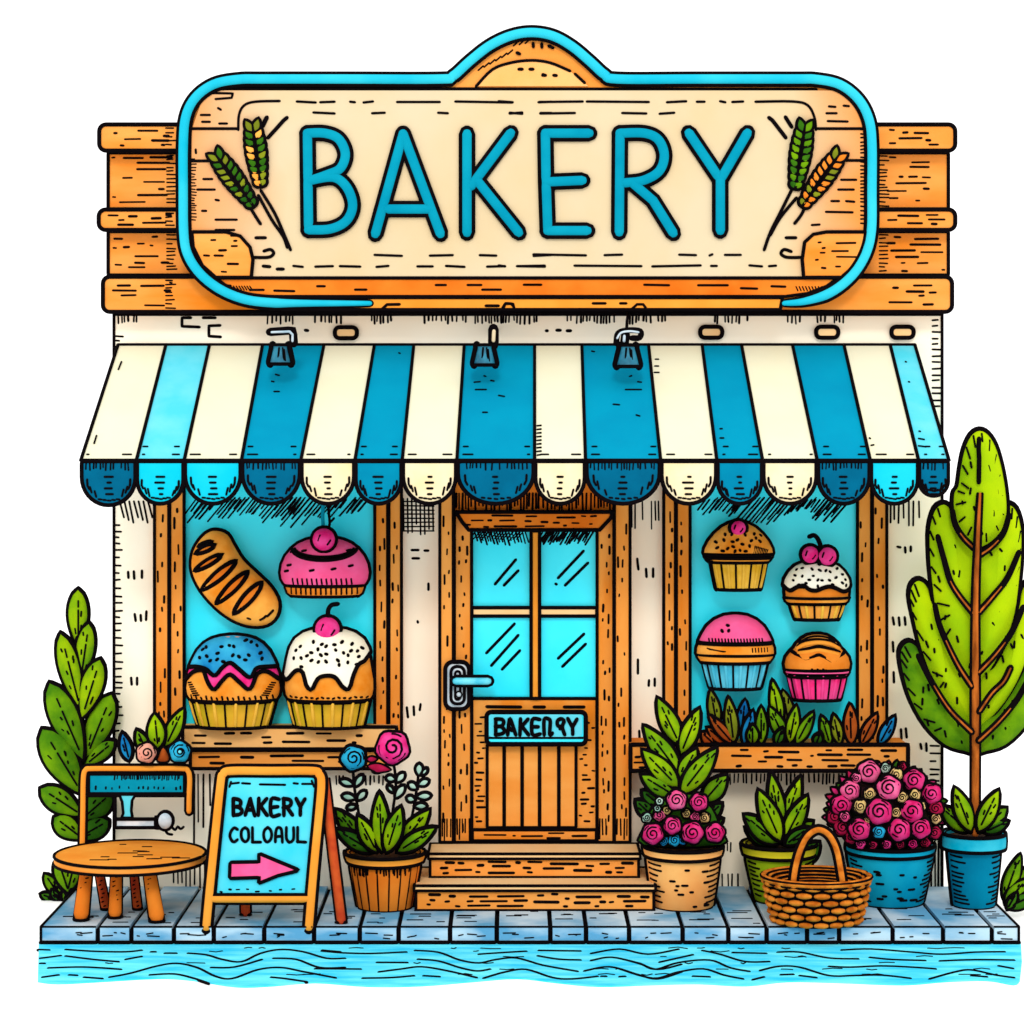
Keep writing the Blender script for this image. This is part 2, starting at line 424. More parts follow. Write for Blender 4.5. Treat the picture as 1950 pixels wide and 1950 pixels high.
GLYPH = {
 'B': [[(0,0),(0,1)], [(0,0),(.55,.03),(.75,.22),(.55,.44),(0,.48)], [(0,.48),(.6,.52),(.85,.74),(.6,.97),(0,1)]],
 'A': [[(-.05,1),(.4,0)],[(.4,0),(.85,1)], [(.12,.66),(.68,.66)]],
 'K': [[(0,0),(0,1)], [(.75,0),(.04,.55)], [(.2,.45),(.85,1)]],
 'E': [[(.75,0),(0,0),(0,1),(.78,1)], [(0,.5),(.6,.48)]],
 'R': [[(0,0),(0,1)], [(0,0),(.55,.02),(.78,.24),(.55,.47),(0,.52)], [(.3,.52),(.85,1)]],
 'Y': [[(0,0),(.42,.5)], [(.85,0),(.42,.5),(.4,1)]],
 'C': [[(.8,.12),(.45,0),(.1,.25),(.02,.6),(.2,.93),(.5,1),(.8,.86)]],
 'O': [[(.42,0),(.1,.18),(0,.5),(.1,.84),(.42,1),(.75,.84),(.85,.5),(.75,.16),(.42,0)]],
 'L': [[(0,0),(0,1)],[(0,1),(.86,1)]],
 'U': [[(0,0),(.02,.7),(.2,.97),(.42,1),(.65,.95),(.8,.7),(.8,0)]],
 'a': [[(0,1),(.05,.35),(.25,.03),(.5,0),(.72,.15),(.78,.5),(.82,1)], [(.05,.62),(.76,.6)]],
 'n': [[(0,1),(.02,.03),(.5,0),(.62,.2),(.55,1),(.75,.95)]],
 'q': [[(.6,.5),(.15,.4),(.15,.1),(.5,0),(.75,.15),(.62,.5),(.85,1)], [(.6,.5),(.4,.62)]],
 'v': [[(0,1),(.1,.2),(.25,0),(.75,1)], [(.12,.6),(.4,.75)]],
}
def write(m, text, x0, y0, x1, y1, Y, w, ws=None, wob=0, seed=1, gap=.24):
    n = len(text); rr = random.Random(seed); cw = (x1-x0)/(n-gap)
    for i, ch in enumerate(text):
        for st in GLYPH[ch]:
            p = [(x0+i*cw+u*cw*(1-gap)+rr.uniform(-wob, wob), y0+v*(y1-y0)+rr.uniform(-wob, wob)) for u, v in st]
            m.ink(smooth(p, n=4) if len(p) > 3 else p, Y, w)

# ================================================================== SETTING
m = M(); m.add([(-400, -60, -.108), (400, -60, -.108), (400, 900, -.108), (-400, 900, -.108)], [(0, 1, 2, 3)], 'ground_white')
tag(m.build('ground', base=(0, 0, -.108)), kind='structure')

# water: a thin sheet below the boardwalk with a wavy front edge
m = M(); ZW = -.1
edge = [(72, 1868), (110, 1872), (190, 1868), (300, 1862), (370, 1866), (450, 1878), (520, 1876), (600, 1870), (700, 1877), (800, 1876), (900, 1868),
        (985, 1862), (1060, 1870), (1140, 1877), (1240, 1874), (1330, 1872), (1420, 1876), (1500, 1868), (1600, 1870), (1720, 1874), (1800, 1868), (1880, 1866), (1930, 1874), (1942, 1866)]
edge = smooth(edge, n=4)
back = [(1946, 1830), (1944, 1796), (74, 1796), (73, 1830)]
F = [on_level(x, y, ZW) for x, y in edge+back]; n = len(F)
m.add(F+[p-Vector((0, 0, .008)) for p in F], [tuple(range(n)), tuple(reversed(range(n, 2*n)))]+[(i, n+i, n+(i+1) % n, (i+1) % n) for i in range(n)], 'water')
def wline(pts, w=5.6):
    P = [on_level(x, y, ZW) for x, y in smooth(pts, n=5)]
    m.tube(P, w*.0015*1.0, 'ink', sides=6)
for p in ([(0+170,1612),(300,1620),(430,1622),(500,1615)], [(540,1622),(560,1622)], [(600,1628),(650,1628)], [(50,1612),(100,1614)], [(60,1650),(100,1645),(150,1638)], [(60,1672),(80,1672)],
          [(170,1640),(290,1655),(400,1665)], [(430,1655),(500,1642)], [(95,1692),(250,1688),(410,1698)], [(360,1732),(450,1715),(560,1685),(650,1672),(740,1690),(820,1728),(890,1738),(1000,1700),(1100,1690),(1200,1708),(1340,1735)],
          [(700,1628),(780,1635),(850,1655),(930,1665),(1010,1630),(1100,1612),(1200,1622),(1300,1650),(1380,1650)], [(535,1722),(640,1718),(720,1735),(790,1758)], [(70,1732),(140,1722)], [(185,1722),(220,1724)], [(250,1732),(330,1738)],
          [(800,1690),(900,1688),(1020,1655)], [(1070,1650),(1170,1655),(1270,1690),(1380,1690)], [(1060,1732),(1120,1738),(1215,1752)], [(1280,1615),(1360,1622)]):
    wline(H_(*p))
for p in ([(35,1275),(150,1285),(300,1288),(480,1280)], [(525,1272),(650,1282),(760,1322),(860,1338),(950,1320),(1060,1312),(1200,1350),(1380,1382)], [(860,1292),(960,1285),(1110,1276)], [(1175,1272),(1395,1275)], [(1170,1300),(1280,1318),(1395,1322)],
          [(1450,1288),(1600,1265),(1750,1292),(1910,1265)], [(325,1335),(485,1336)], [(540,1318),(650,1328),(760,1362),(850,1380),(920,1370)], [(335,1385),(450,1370),(560,1358),(700,1380),(850,1415)],
          [(885,1418),(1000,1385),(1110,1372),(1250,1415),(1350,1422),(1485,1408)], [(250,1418),(400,1415),(520,1405)], [(1450,1325),(1560,1308),(1700,1340),(1800,1372),(1925,1345)], [(1415,1380),(1550,1358),(1700,1400),(1800,1422),(1925,1385)], [(570,1405),(655,1410)], [(1505,1408),(1530,1408)], [(1600,1410),(1630,1408)], [(0,1368),(240,1370)]):
    wline(I_(*p))
for p in ([(395,1282),(480,1300),(600,1335),(715,1335)], [(540,1292),(700,1296)], [(755,1290),(860,1290),(1000,1318),(1140,1322)], [(1060,1280),(1200,1275),(1400,1290),(1540,1300),(1700,1290),(1840,1288)], [(1195,1315),(1300,1325),(1460,1330)],
          [(1530,1332),(1700,1326),(1885,1328)], [(190,1338),(350,1302)], [(0,1320),(100,1345),(170,1372),(280,1340),(430,1328),(530,1365),(620,1382)], [(0,1370),(160,1415),(280,1385),(400,1370),(500,1400),(590,1418)],
          [(635,1422),(690,1408)], [(670,1378),(760,1358),(860,1362),(1000,1402),(1120,1402),(1250,1400),(1390,1415)], [(1000,1358),(1100,1362),(1250,1356),(1400,1362),(1510,1370)], [(1480,1418),(1600,1385),(1680,1375),(1800,1400),(1885,1412)], [(1680,1402),(1755,1408)], [(1810,1355),(1880,1368)], [(770,1398),(830,1396)], [(860,1402),(940,1412)], [(350,1405),(430,1408)]):
    wline(J_(*p))
rr = random.Random(77)
for i in range(46):
    x, y = rr.uniform(90, 1880), rr.choice((1806, 1812, 1822, 1834, 1846, 1856)); q = rr.uniform(8, 40)
    m.tube([on_level(x, y, ZW), on_level(x+q*.5, y+rr.uniform(-2, 2), ZW), on_level(x+q, y+rr.uniform(-1, 1), ZW)], .005, 'ink', sides=6)
tag(m.build('water', base=(0, -1.7, ZW)), kind='structure')

# boardwalk of pale blue boards running away from the water
m = M(); YF = -1.2
bounds = [76, 186, 250, 331, 407, 503, 598, 685, 759, 857, 946, 1048, 1116, 1198, 1300, 1387, 1460, 1537, 1598, 1700, 1796, 1889, 1942]
XB = [at(b, 1765, YF).x for b in bounds]
m.box(XB[0]+.01, XB[-1]-.01, YF+.02, -.002, -.13, -.02, 'ink')
for i, (a, b) in enumerate(zip(XB, XB[1:])):
    g0 = .006 if i == 0 else .014; g1 = .006 if i == len(XB)-2 else .014
    m.box(a+g0, b-g1, YF, -.001, -.088+.001*(i % 3), 0+.001*(i % 2), 'deck')
    m.tube([(a+g0, YF, .001), (b-g1, YF, .001)], .006, 'ink', sides=6)
    m.tube([(a+g0, YF, -.09), (b-g1, YF, -.09)], .013, 'ink', sides=6)
    rr = random.Random(i)
    for _ in range(4):
        L = rr.uniform(.02, .12); x = rr.uniform(a+.03, b-.03-L if b-.03-L > a+.03 else a+.04); y = rr.uniform(-1.12, -.7)
        m.tube([(x, y, .002), (x+L, y, .002)], .0045, 'ink', sides=5)
    for _ in range(3):
        L = rr.uniform(.01, .07); x = rr.uniform(a+.03, max(a+.04, b-.03-L)); z = rr.uniform(-.07, -.03)
        m.tube([(x, YF, z), (x+L, YF, z+rr.uniform(-.006, .006))], .0045, 'ink', sides=5)
for x in (XB[0]+.006, XB[-1]-.006):
    m.tube([(x, YF, .001), (x, 0, .001)], .009, 'ink', sides=6); m.tube([(x, YF, .001), (x, YF, -.09)], .009, 'ink', sides=6)
tag(m.build('boardwalk', base=(0, -.6, 0)), kind='structure')

# ================================================================== SHOP BUILDING
shop = thing('bakery_building', (0, 0, 0), 'small cream bakery shop front with orange wooden boards, door and two blue windows', 'building')
m = M()
xl, xr = at(217, 0, 0).x, at(1794, 0, 0).x
ztop = at(0, 300, 0).z
m.box(xl, xr, 0, 1.5, -.15, ztop, 'cream_wall')
for x in (xl, xr): m.tube([(x, 0, 0), (x, 0, at(0, 596, 0).z)], .011, 'ink', sides=6)
ticks(m, 219, 640, 668, 14, 0, 10, 2)
ticks(m, 219, 1000, 1400, 13, 0, 12.5, 3)
ticks(m, 1776, 610, 780, 15, 0, 11, 4); ticks(m, 1772, 1420, 1500, 18, 0, 12, 5)
rr = random.Random(5)
def marks(lst, c, w=4): 
    for p in lst: m.ink(c(*p), 0, w)
for c, lst in ((E_, [[(158,555),(160,585)],[(190,552),(192,590)],[(235,548),(235,585)],[(195,790),(200,825)],[(228,795),(230,825)],[(260,775),(258,820)],[(175,1145),(178,1180)],[(208,1145),(208,1180)],
                     [(1740,432),(1775,432)],[(1812,435),(1830,435)],[(1745,478),(1778,478)],[(1832,620),(1832,652)],[(1772,830),(1773,834)],[(1712,1310),(1718,1362)],[(1750,1305),(1752,1350)],[(1788,1292),(1784,1322)]]),
              (G_, [[(108,530),(115,592)],[(162,592),(165,638)],[(205,590),(205,638)],[(112,1148),(112,1230)],[(180,1275),(178,1305)],[(215,1265),(215,1305)],[(120,1585),(122,1625)],[(1705,455),(1720,458)],[(1750,460),(1752,488)],[(1785,455),(1785,480)],
                     [(1675,890),(1682,930)],[(1712,890),(1716,935)],[(1748,888),(1752,932)],[(1675,1040),(1678,1095)],[(1680,1225),(1682,1285)],[(1725,1575),(1728,1630)],[(1755,1570),(1760,1622)],[(1845,1665),(1850,1692)],[(1880,1662),(1882,1705)]])):
    marks(lst, c)
# shadow hatching, drawn in ink under cornice and beneath the awning and sills
for a, b, s_ in ((225, 262, 1), (510, 560, 2), (600, 650, 3), (708, 750, 4), (808, 900, 5), (905, 1030, 6), (1080, 1175, 7), (1200, 1270, 8), (1362, 1428, 9), (1500, 1530, 10), (1556, 1612, 11)):
    hatch(m, a, b, 599, 16, 0, 7, s_, w=3)
for k in range(8): m.ink([(228+k*9, 955), (236+k*9, 985+5*(k % 3))], 0, 3)
for i in range(8):
    m.ink([(768+i*8, 950), (769+i*8, 1005+rr.uniform(-8, 14))], 0, 2.6)
    m.ink([(766, 955+i*8), (826, 955+i*8+rr.uniform(-1, 1))], 0, 2.2)
hatch(m, 1203, 1258, 955, 50, 0, 8, 21); hatch(m, 1690, 1760, 955, 42, 0, 8, 22); hatch(m, 1390, 1640, 1474, 18, 0, 8, 23)
hatch(m, 370, 405, 1475, lambda t: 150-100*t, 0, 9, 24); hatch(m, 640, 760, 1478, 16, 0, 9, 27)
hatch(m, 1375, 1412, 1665, 40, 0, 9, 25); hatch(m, 1770, 1795, 1560, 130, 0, 6, 26); hatch(m, 1385, 1402, 1605, 20, 0, 9, 28)
hatch(m, 330, 400, 1640, 50, 0, 8, 29); hatch(m, 700, 780, 1655, 25, 0, 8, 30)
for p in ([(500,97),(465,97),(465,132),(535,135)], [(552,97),(600,97)], [(620,128),(575,130),(575,172),(622,175)]): m.ink(C_(*p), 0, 4.5)
for p in ([(195,150),(197,150)], [(238,148),(250,148)], [(280,150),(292,150)]): m.ink(D_(*p), 0, 5)
m.ink(C_((970,148),(978,149)), 0, 5)
m.ink([(219, 600), (1792, 600)], 0, 3)
m.build('wall', shop)
for x, y in [C_(1135, 157), D_(868, 155), D_(1342, 155), D_(1650, 155)]:
    m = M(); m.board(x-21, y-10, x+21, y+11, -.02, .02, 'peach_flower' if False else 'wood_pale', 6, rnd=9); m.build('vent', shop)

# roof-level boards behind the sign
for x0, y0, x1, y1, Y, th, mt, rd, sd_ in ((189, 291, 1807, 398, -.07, .07, 'wood', 0, 1), (206, 441, 1807, 524, -.07, .07, 'wood', 0, 2)):
    m = M(); m.board(206, y0, 1806, y1, Y, th, mt, 5)
    dashes(m, 212, y0+8, 330, y1-8, Y, 13, sd_, w=3.2, lo=15, hi=60); dashes(m, 1690, y0+8, 1800, y1-8, Y, 13, sd_+9, w=3.2, lo=15, hi=60)
    ticks(m, 318, y0+6, y1-6, 18, Y, 7, sd_+3, w=2.4); ticks(m, 1675, y0+6, y1-6, 16, Y, 7, sd_+4, w=2.4)
    m.build('wall_board', shop)
for x0, y0, x1, y1, sd_ in ((189, 237, 1819, 287, 3), (188, 399, 1819, 438, 4), (196, 527, 1813, 594, 5)):
    m = M(); m.board(x0, y0, x1, y1, -.16, .16, 'wood', 6, rnd=13)
    dashes(m, x0+12, y0+10, 330, y1-10, -.16, 9, sd_, w=3.4); dashes(m, 1690, y0+10, x1-14, y1-10, -.16, 9, sd_+7, w=3.4)
    ticks(m, 316, y0+7, y1-7, 18, -.16, 7, sd_+8, w=2.4)
    m.build('cornice', shop)

# windows
def window(c, posts_l, posts_r, px0, px1, pybot, seed):
    m = M(); x0, x1 = c(px0, 0)[0], c(px1, 0)[0]; yb = c(0, pybot)[1]
    m.board(x0-4, 885, x1+4, yb+3, -.03, .03, 'glass', 4)
    hatch(m, x0+44, x1-4, 948, lambda t: 26+26*abs(math.sin(5*t+seed)), -.03, 8.5, seed, slant=-.85, w=2.8, jit=.2)
    hatch(m, x0+20, x1-20, 952, lambda t: 16+12*abs(math.sin(9*t+seed)), -.03, 9, seed+1, slant=-.75, w=2.6, jit=.2, skip=.3)
    f = m.build('window_pane', shop)
    for a, b, mt in posts_l+posts_r:
        fr = M(); u0, u1 = c(a, 0)[0], c(b, 0)[0]
        fr.board(u0, 890, u1, yb+(12 if c is G_ else (14 if b > 1500 else 0)), -.06, .06, mt, 4.5)
        dashes(fr, u0+6, 965, u1-6, yb-10, -.06, 15, seed+a, vert=True, w=3.2, lo=6, hi=20)
        fr.build('window_post', f)
    return f
wl = window(E_, [(305, 385, 'wood_up'), (390, 470, 'wood_up')], [(1533, 1605, 'wood_up'), (1612, 1682, 'wood_up')], 475, 1530, 1410, 11)
wr = window(G_, [(270, 342, 'wood_up'), (348, 432, 'wood_up')], [(1458, 1545, 'wood_up'), (1550, 1638, 'wood_up')], 435, 1455, 1690, 31)
m = M()
x0, y0 = E_(462, 1418); x1, y1 = E_(1655, 1540); m.board(x0, y0, x1, y1, -.2, .2, 'wood_light', 5)
dashes(m, x0+5, y0+8, x1-30, y1-8, -.2, 16, 41, w=4, lo=20, hi=60)
x0, y2 = E_(505, 1545); x1, y3 = E_(1600, 1650); m.board(x0, y2+1, x1, y3, -.16, .16, 'wood', 5)
dashes(m, x0+8, y2+10, x1-20, y3-8, -.16, 10, 42, w=4, lo=20, hi=60)
m.build('window_sill', wl)

# door frame and door
m = M(); fy = lambda y: 1595
for a, b in ((185, 268), (1256, 1352)):
    u0, u1 = F_(a, 0)[0], F_(b, 0)[0]; m.board(u0, 890, u1, 1604, -.2, .2, 'wood_up', 4.5); dashes(m, u0+6, 970, u1-6, 1590, -.2, 22, a, vert=True, w=3, lo=5, hi=18); hatch(m, u0+5, u1-4, 1560, 38, -.2, 6, a+1, w=2.4)
u0, u1 = F_(272, 0)[0], F_(1252, 0)[0]
m.board(u0+1, 901, u1-1, 1600, -.1, .098, 'wood_dark', 0); m.board(u0, 900, u1, 974, -.18, .078, 'wood_dark', 4); hatch(m, u0+5, u1-4, 940, 32, -.18, 6.5, 77, w=3, skip=0)
m.build('door_frame', shop)
m = M(); p = F_((285, 242), (1245, 242), (1232, 280), (1165, 352), (362, 352), (320, 300))
m.plate(p, -.23, .13, 'wood_dark', 5.5); dashes(m, *F_(340, 262), *F_(1180, 335), -.23, 26, 78, w=3.2)
m.build('lintel', shop)
m = M()
for a, b in ((275, 380), (1150, 1252)):
    u0, u1 = F_(a, 0)[0], F_(b, 0)[0]; m.board(u0, 976, u1, 1604, -.16, .05, 'wood_up', 4.5); dashes(m, u0+8, 1015, u1-8, 1590, -.16, 34, a, vert=True, w=3.2, lo=5, hi=18); hatch(m, u0+5, u1-4, 1560, 38, -.16, 6, a+1, w=2.4)
x0, x1 = F_(382, 0)[0], F_(1148, 0)[0]; yt, ym = 1011, F_(0, 1385)[1]
m.board(x0, ym, x1, 1602, -.145, .035, 'wood_up', 4.5)
yb = 1576
for i, (a, b) in enumerate(((474, 580), (580, 690), (690, 797), (797, 915), (915, 1022))):
    m.board(F_(a, 0)[0]+.5, F_(0, 1670)[1], F_(b, 0)[0]-.5, yb, -.152, .006, 'wood', 4.5)
dashes(m, *F_(400, 1500), F_(465, 0)[0], 1570, -.145, 22, 81, w=3, lo=4, hi=14); dashes(m, F_(1040, 0)[0], F_(0, 1500)[1], F_(1135, 0)[0], 1570, -.145, 24, 82, w=3, lo=4, hi=14)
for p in ([(475,1435),(680,1437)], [(765,1437),(825,1437)], [(950,1437),(1068,1437)]): m.ink(F_(*p), -.145, 5)
m.board(x0+1, 1580, x1-1, 1601, -.16, .015, 'wood', 4.5); dashes(m, x0+8, 1586, x1-8, 1596, -.16, 14, 83, w=3)
m.board(F_(745, 0)[0], yt, F_(797, 0)[0], ym, -.155, .045, 'wood_yellow', 5)
for a, b in ((382, 745), (797, 1148)): m.board(F_(a, 0)[0], F_(0, 828)[1], F_(b, 0)[0], F_(0, 880)[1], -.15, .04, 'wood_pale', 5)
door = m.build('door', shop)
for i, (a, b, y0, y1, gl) in enumerate(((384, 743, 1011, F_(0, 824)[1], 'glass'), (799, 1146, 1011, F_(0, 824)[1], 'glass'), (384, 743, F_(0, 884)[1], ym, 'glass_light'), (799, 1146, F_(0, 884)[1], ym, 'glass_light'))):
    m = M(); m.board(F_(a, 0)[0], y0, F_(b, 0)[0], y1, -.125, .02, 'glass', 3)
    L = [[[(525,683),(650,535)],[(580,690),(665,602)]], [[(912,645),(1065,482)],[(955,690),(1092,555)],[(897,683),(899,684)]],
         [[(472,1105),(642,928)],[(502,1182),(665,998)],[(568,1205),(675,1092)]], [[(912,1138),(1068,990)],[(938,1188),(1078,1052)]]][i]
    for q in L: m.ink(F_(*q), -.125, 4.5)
    if i < 2:
        hatch(m, F_(a, 0)[0]+5, F_(b, 0)[0]-5, 1014, 22, -.125, 5.5, 90+i, slant=-.6 if i else .3, w=2.6)
        hatch(m, F_(a, 0)[0]+5, F_(b, 0)[0]-12, 1014, 14, -.125, 7, 95+i, slant=-.9, w=2.2)
    m.build('pane', door)
m = M(); x0, y0 = F_(218, 1160); x1, y1 = F_(365, 1450)
m.board(x0, y0, x1, y1, -.225, .04, 'metal', 6, rnd=15)
m.board(x0+11, y0+9, x1-9, y1-10, -.24, .02, 'metal', 4.5, rnd=11); m.board(x0+19, y0+18, x1-17, y1-18, -.25, .02, 'metal', 3.5, rnd=5)
m.otube(F_((285, 1278), (480, 1278)), -.29, 15, 'steel_blue', 4); m.tube([at(*F_(285, 1278), -.29), at(*F_(285, 1278), -.23)], .02, 'ink')
m.dome(circle(*F_(302, 1360), 5, 10), -.255, .02, 'metal', inkw=3, rings=3)
m.build('handle', door)

# ================================================================== SIGN ABOVE
sign = thing('shop_sign', (0.1, -.16, 4.0), 'big cream sign board reading BAKERY with thick turquoise rim above the awning', 'sign')
YS = -.26
rimL = A_((428, 780), (428, 600), (438, 480), (478, 400), (552, 346), (650, 326), (760, 324), (1100, 324), (1480, 324))
hump = A_((1530, 312), (1600, 250), (1680, 188), (1765, 148), (1850, 134)) + B_((220, 148), (300, 192), (375, 255), (432, 306))
rimR = B_((485, 324), (800, 324), (1200, 324), (1300, 326), (1395, 348), (1470, 408), (1512, 490), (1524, 590), (1524, 780), (1522, 940), (1498, 1040), (1440, 1130), (1352, 1198), (1250, 1232), (1165, 1240))
bot = A_((1190, 1240), (900, 1240), (790, 1238), (680, 1224), (580, 1184), (498, 1120), (446, 1040), (430, 950))
full = smooth(rimL+hump+rimR, n=4)+smooth(bot, n=4)
m = M(); m.plate(full, YS, .1, 'wood', 0, outline=False)
# dark lower strip, base bar, dome, corner boards
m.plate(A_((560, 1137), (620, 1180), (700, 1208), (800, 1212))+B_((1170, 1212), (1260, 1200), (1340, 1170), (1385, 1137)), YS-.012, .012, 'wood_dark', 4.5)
m.plate(A_((820, 1216), (830, 1266))+B_((1150, 1266), (1160, 1216)), YS-.02, .03, 'wood_yellow', 5)
hp = A_((1625, 352), (1690, 285), (1765, 257), (1850, 247))+B_((210, 257), (290, 290), (352, 340), (365, 352))
m.plate(hp, YS-.01, .01, 'wood_light', 0, outline=False); m.ink(smooth(hp[:6], n=4), YS-.01, 4.5); m.ink(B_((312, 303), (350, 338)), YS-.01, 4.5)
for p in ([(1800,283),(1812,283)], [(1845,283),(1856,283)], [(1898,305),(1904,308)]): m.ink(A_(*p), YS-.01, 5)
for p in ([(180,308),(190,308)], [(225,308),(234,309)], [(140,178),(141,190)], [(175,180),(176,192)], [(205,188),(220,195)], [(75,216),(84,220)]): m.ink(B_(*p), YS-.01, 5)
for i in range(9):
    x, y = A_(1640+24*i, 270-13*i if i < 6 else 200-5*i); m.ink([(x-3, y+8), (x+6, y)], YS, 2.6)
m.ink(A_((480, 362))+B_((1296, 366)), YS-.002, 5)
for p in ([(460,526),(650,526)], [(460,658),(545,658)]): m.ink(A_(*p), YS-.0165, 4.5)
for p in ([(1298,526),(1496,526)], [(1385,656),(1496,656)]): m.ink(B_(*p), YS-.0165, 4.5)
for p in ([(500,470),(535,470)], [(505,498),(535,498)], [(575,505),(605,505)], [(570,442),(580,448)], [(520,380),(630,382),(625,400),(560,405)], [(510,732),(545,732)], [(485,775),(555,775)], [(560,817),(572,819)],
          [(478,612),(479,625)], [(505,862),(520,862)], [(560,898),(645,898)], [(635,940),(560,940)]): m.ink(A_(*p), YS-.0165, 3.6)
for p in ([(1350,435),(1375,437)], [(1410,432),(1430,434)], [(1340,463),(1380,463)], [(1345,495),(1425,497)], [(1400,735),(1460,735)], [(1388,775),(1450,775)], [(1360,822),(1390,822)], [(1420,822),(1452,825)], [(1338,866),(1445,868)], [(1280,920),(1310,918)]): m.ink(B_(*p), YS-.0165, 3.6)
ticks(m, A_(462, 0)[0], A_(0, 650)[1], A_(0, 900)[1], 8, YS-.0165, 5, 51, w=2); ticks(m, B_(1480, 0)[0], A_(0, 530)[1], A_(0, 930)[1], 10, YS-.0165, 7, 52, w=2.6)
for p in ([(580,1165),(620,1168)], [(700,1185),(755,1185)], [(800,1188),(880,1190)], [(975,1170),(1005,1170)], [(1130,1184),(1175,1184)], [(1460,1165),(1500,1165)], [(1590,1165),(1645,1165)], [(1650,1184),(1725,1184)], [(1820,1164),(1890,1164)]): m.ink(A_(*p), YS-.012, 3.6)
for p in ([(105,1164),(170,1164)], [(595,1164),(695,1166)], [(815,1166),(935,1166)], [(990,1178),(1055,1180)], [(1115,1170),(1170,1172)]): m.ink(B_(*p), YS-.012, 3.6)
for i in range(10): m.ink([(A_(600+i*11, 1170)), (A_(610+i*11, 1185))], YS-.012, 2); m.ink([(B_(1215+i*13, 1172)), (B_(1222+i*13, 1188))], YS-.012, 2)
for p in ([(1235,1268),(1260,1245),(1310,1244)], [(1665,1250),(1715,1250)], [(1730,1268),(1745,1240),(1775,1242),(1778,1255)]): m.ink(A_(*p), YS-.02, 4.5)
for p in ([(15,1258),(25,1242),(50,1242),(62,1255)], [(385,1240),(435,1240)], [(497,1240),(520,1240)], [(545,1262),(565,1244),(590,1244),(600,1258)]): m.ink(B_(*p), YS-.02, 4)
m.build('backboard', sign)
m = M()
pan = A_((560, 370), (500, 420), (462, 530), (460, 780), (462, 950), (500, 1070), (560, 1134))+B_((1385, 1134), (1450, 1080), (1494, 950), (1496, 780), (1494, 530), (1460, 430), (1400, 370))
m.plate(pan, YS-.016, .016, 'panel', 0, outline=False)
yp = YS-.0165
m.ink(smooth(A_((652, 530), (655, 470), (675, 432), (720, 416), (820, 413)), n=4), yp, 4); m.ink(smooth(B_((1050, 416), (1200, 415), (1262, 430), (1290, 480), (1296, 530)), n=4), yp, 4)
m.ink(A_((560, 1136))+B_((1385, 1136)), yp, 5)
for y, c, L in ((417, A_, ((892,968),(988,1045),(1110,1128),(1165,1202),(1302,1475),(1540,1772),(1880,1932))), (462, A_, ((960,1045),(1200,1250),(1470,1508),(1762,1812),(1888,1932))),
                (416, B_, ((0,56),(165,342),(360,612),(688,765),(810,840),(905,925),(955,998))), (463, B_, ((45,95),(170,310),(505,602),(658,716))),
                (1044, A_, ((1210,1320),(1436,1528),(1640,1706),(1860,1932))), (1089, A_, ((878,915),(968,1038),(1068,1150),(1218,1265),(1385,1446),(1502,1576),(1670,1742),(1792,1905))),
                (1042, B_, ((142,355),(433,503),(738,805),(862,872),(925,988))), (1087, B_, ((0,25),(75,187),(310,582),(628,824),(868,890),(1025,1075),(1105,1132)))):
    for i, (a, b) in enumerate(L): m.ink(c((a, y+(i*3 % 5)-2), (b, y-(i*3 % 5)+2)), yp, 3.8)
for p in ([(725,972),(762,972)], [(755,1088),(780,1090)], [(812,1100),(835,1100)], [(715,1052),(750,1053),(782,1050),(797,1035),(784,1020),(758,1026)]): m.ink(smooth(A_(*p)), yp, 5)
for p in ([(1175,972),(1213,972)], [(1232,1052),(1200,1053),(1170,1050),(1153,1036),(1166,1020),(1194,1028)]): m.ink(smooth(B_(*p)), yp, 5)
m.ink(A_((850, 482), (838, 492), (775, 562)), yp, 6); m.ink(A_((768, 482), (752, 515)), yp, 7)
m.ink(B_((1105, 482), (1118, 492), (1172, 562)), yp, 6); m.ink(B_((1172, 480), (1196, 518)), yp, 6)
m.build('panel', sign)
for P_ in (A_((462, 948), (600, 948), (660, 965), (700, 1010), (712, 1060), (705, 1134), (560, 1134), (505, 1085), (468, 1010)), B_((1502, 948), (1340, 948), (1285, 958), (1250, 990), (1240, 1060), (1246, 1134), (1400, 1134), (1455, 1085), (1495, 1010))):
    m = M(); m.plate(P_, YS-.026, .026, 'wood', 5); xs = [p[0] for p in P_]; dashes(m, min(xs)+22, 448, max(xs)-14, 520, YS-.026, 11, int(xs[0]), w=3.2); m.build('corner_board', sign)
m = M(); k = (CAM_D+YS-.02)/FPX
P = [at(x, y, YS-.02) for x, y in smooth(rimL+hump+rimR, n=5)]
P0 = [at(x, y, YS-.02) for x, y in smooth(bot[::-1], n=5)]
P = list(reversed([p for p in reversed(P0)]))+P[0:] if False else P0[0:0]+P
botp = [at(x, y, YS-.02) for x, y in smooth(bot+rimL[:1], n=5)]
allp = botp+P[1:]
NA = len(allp); tp_ = [min(1, .5+.5*min(i, NA-1-i)/9) for i in range(NA)]
m.tube(allp, [15.5*k*q for q in tp_], 'ink', sides=12, flat=.3); m.tube(allp, [9.8*k*q for q in tp_], 'rim', sides=14)
m.build('rim', sign)
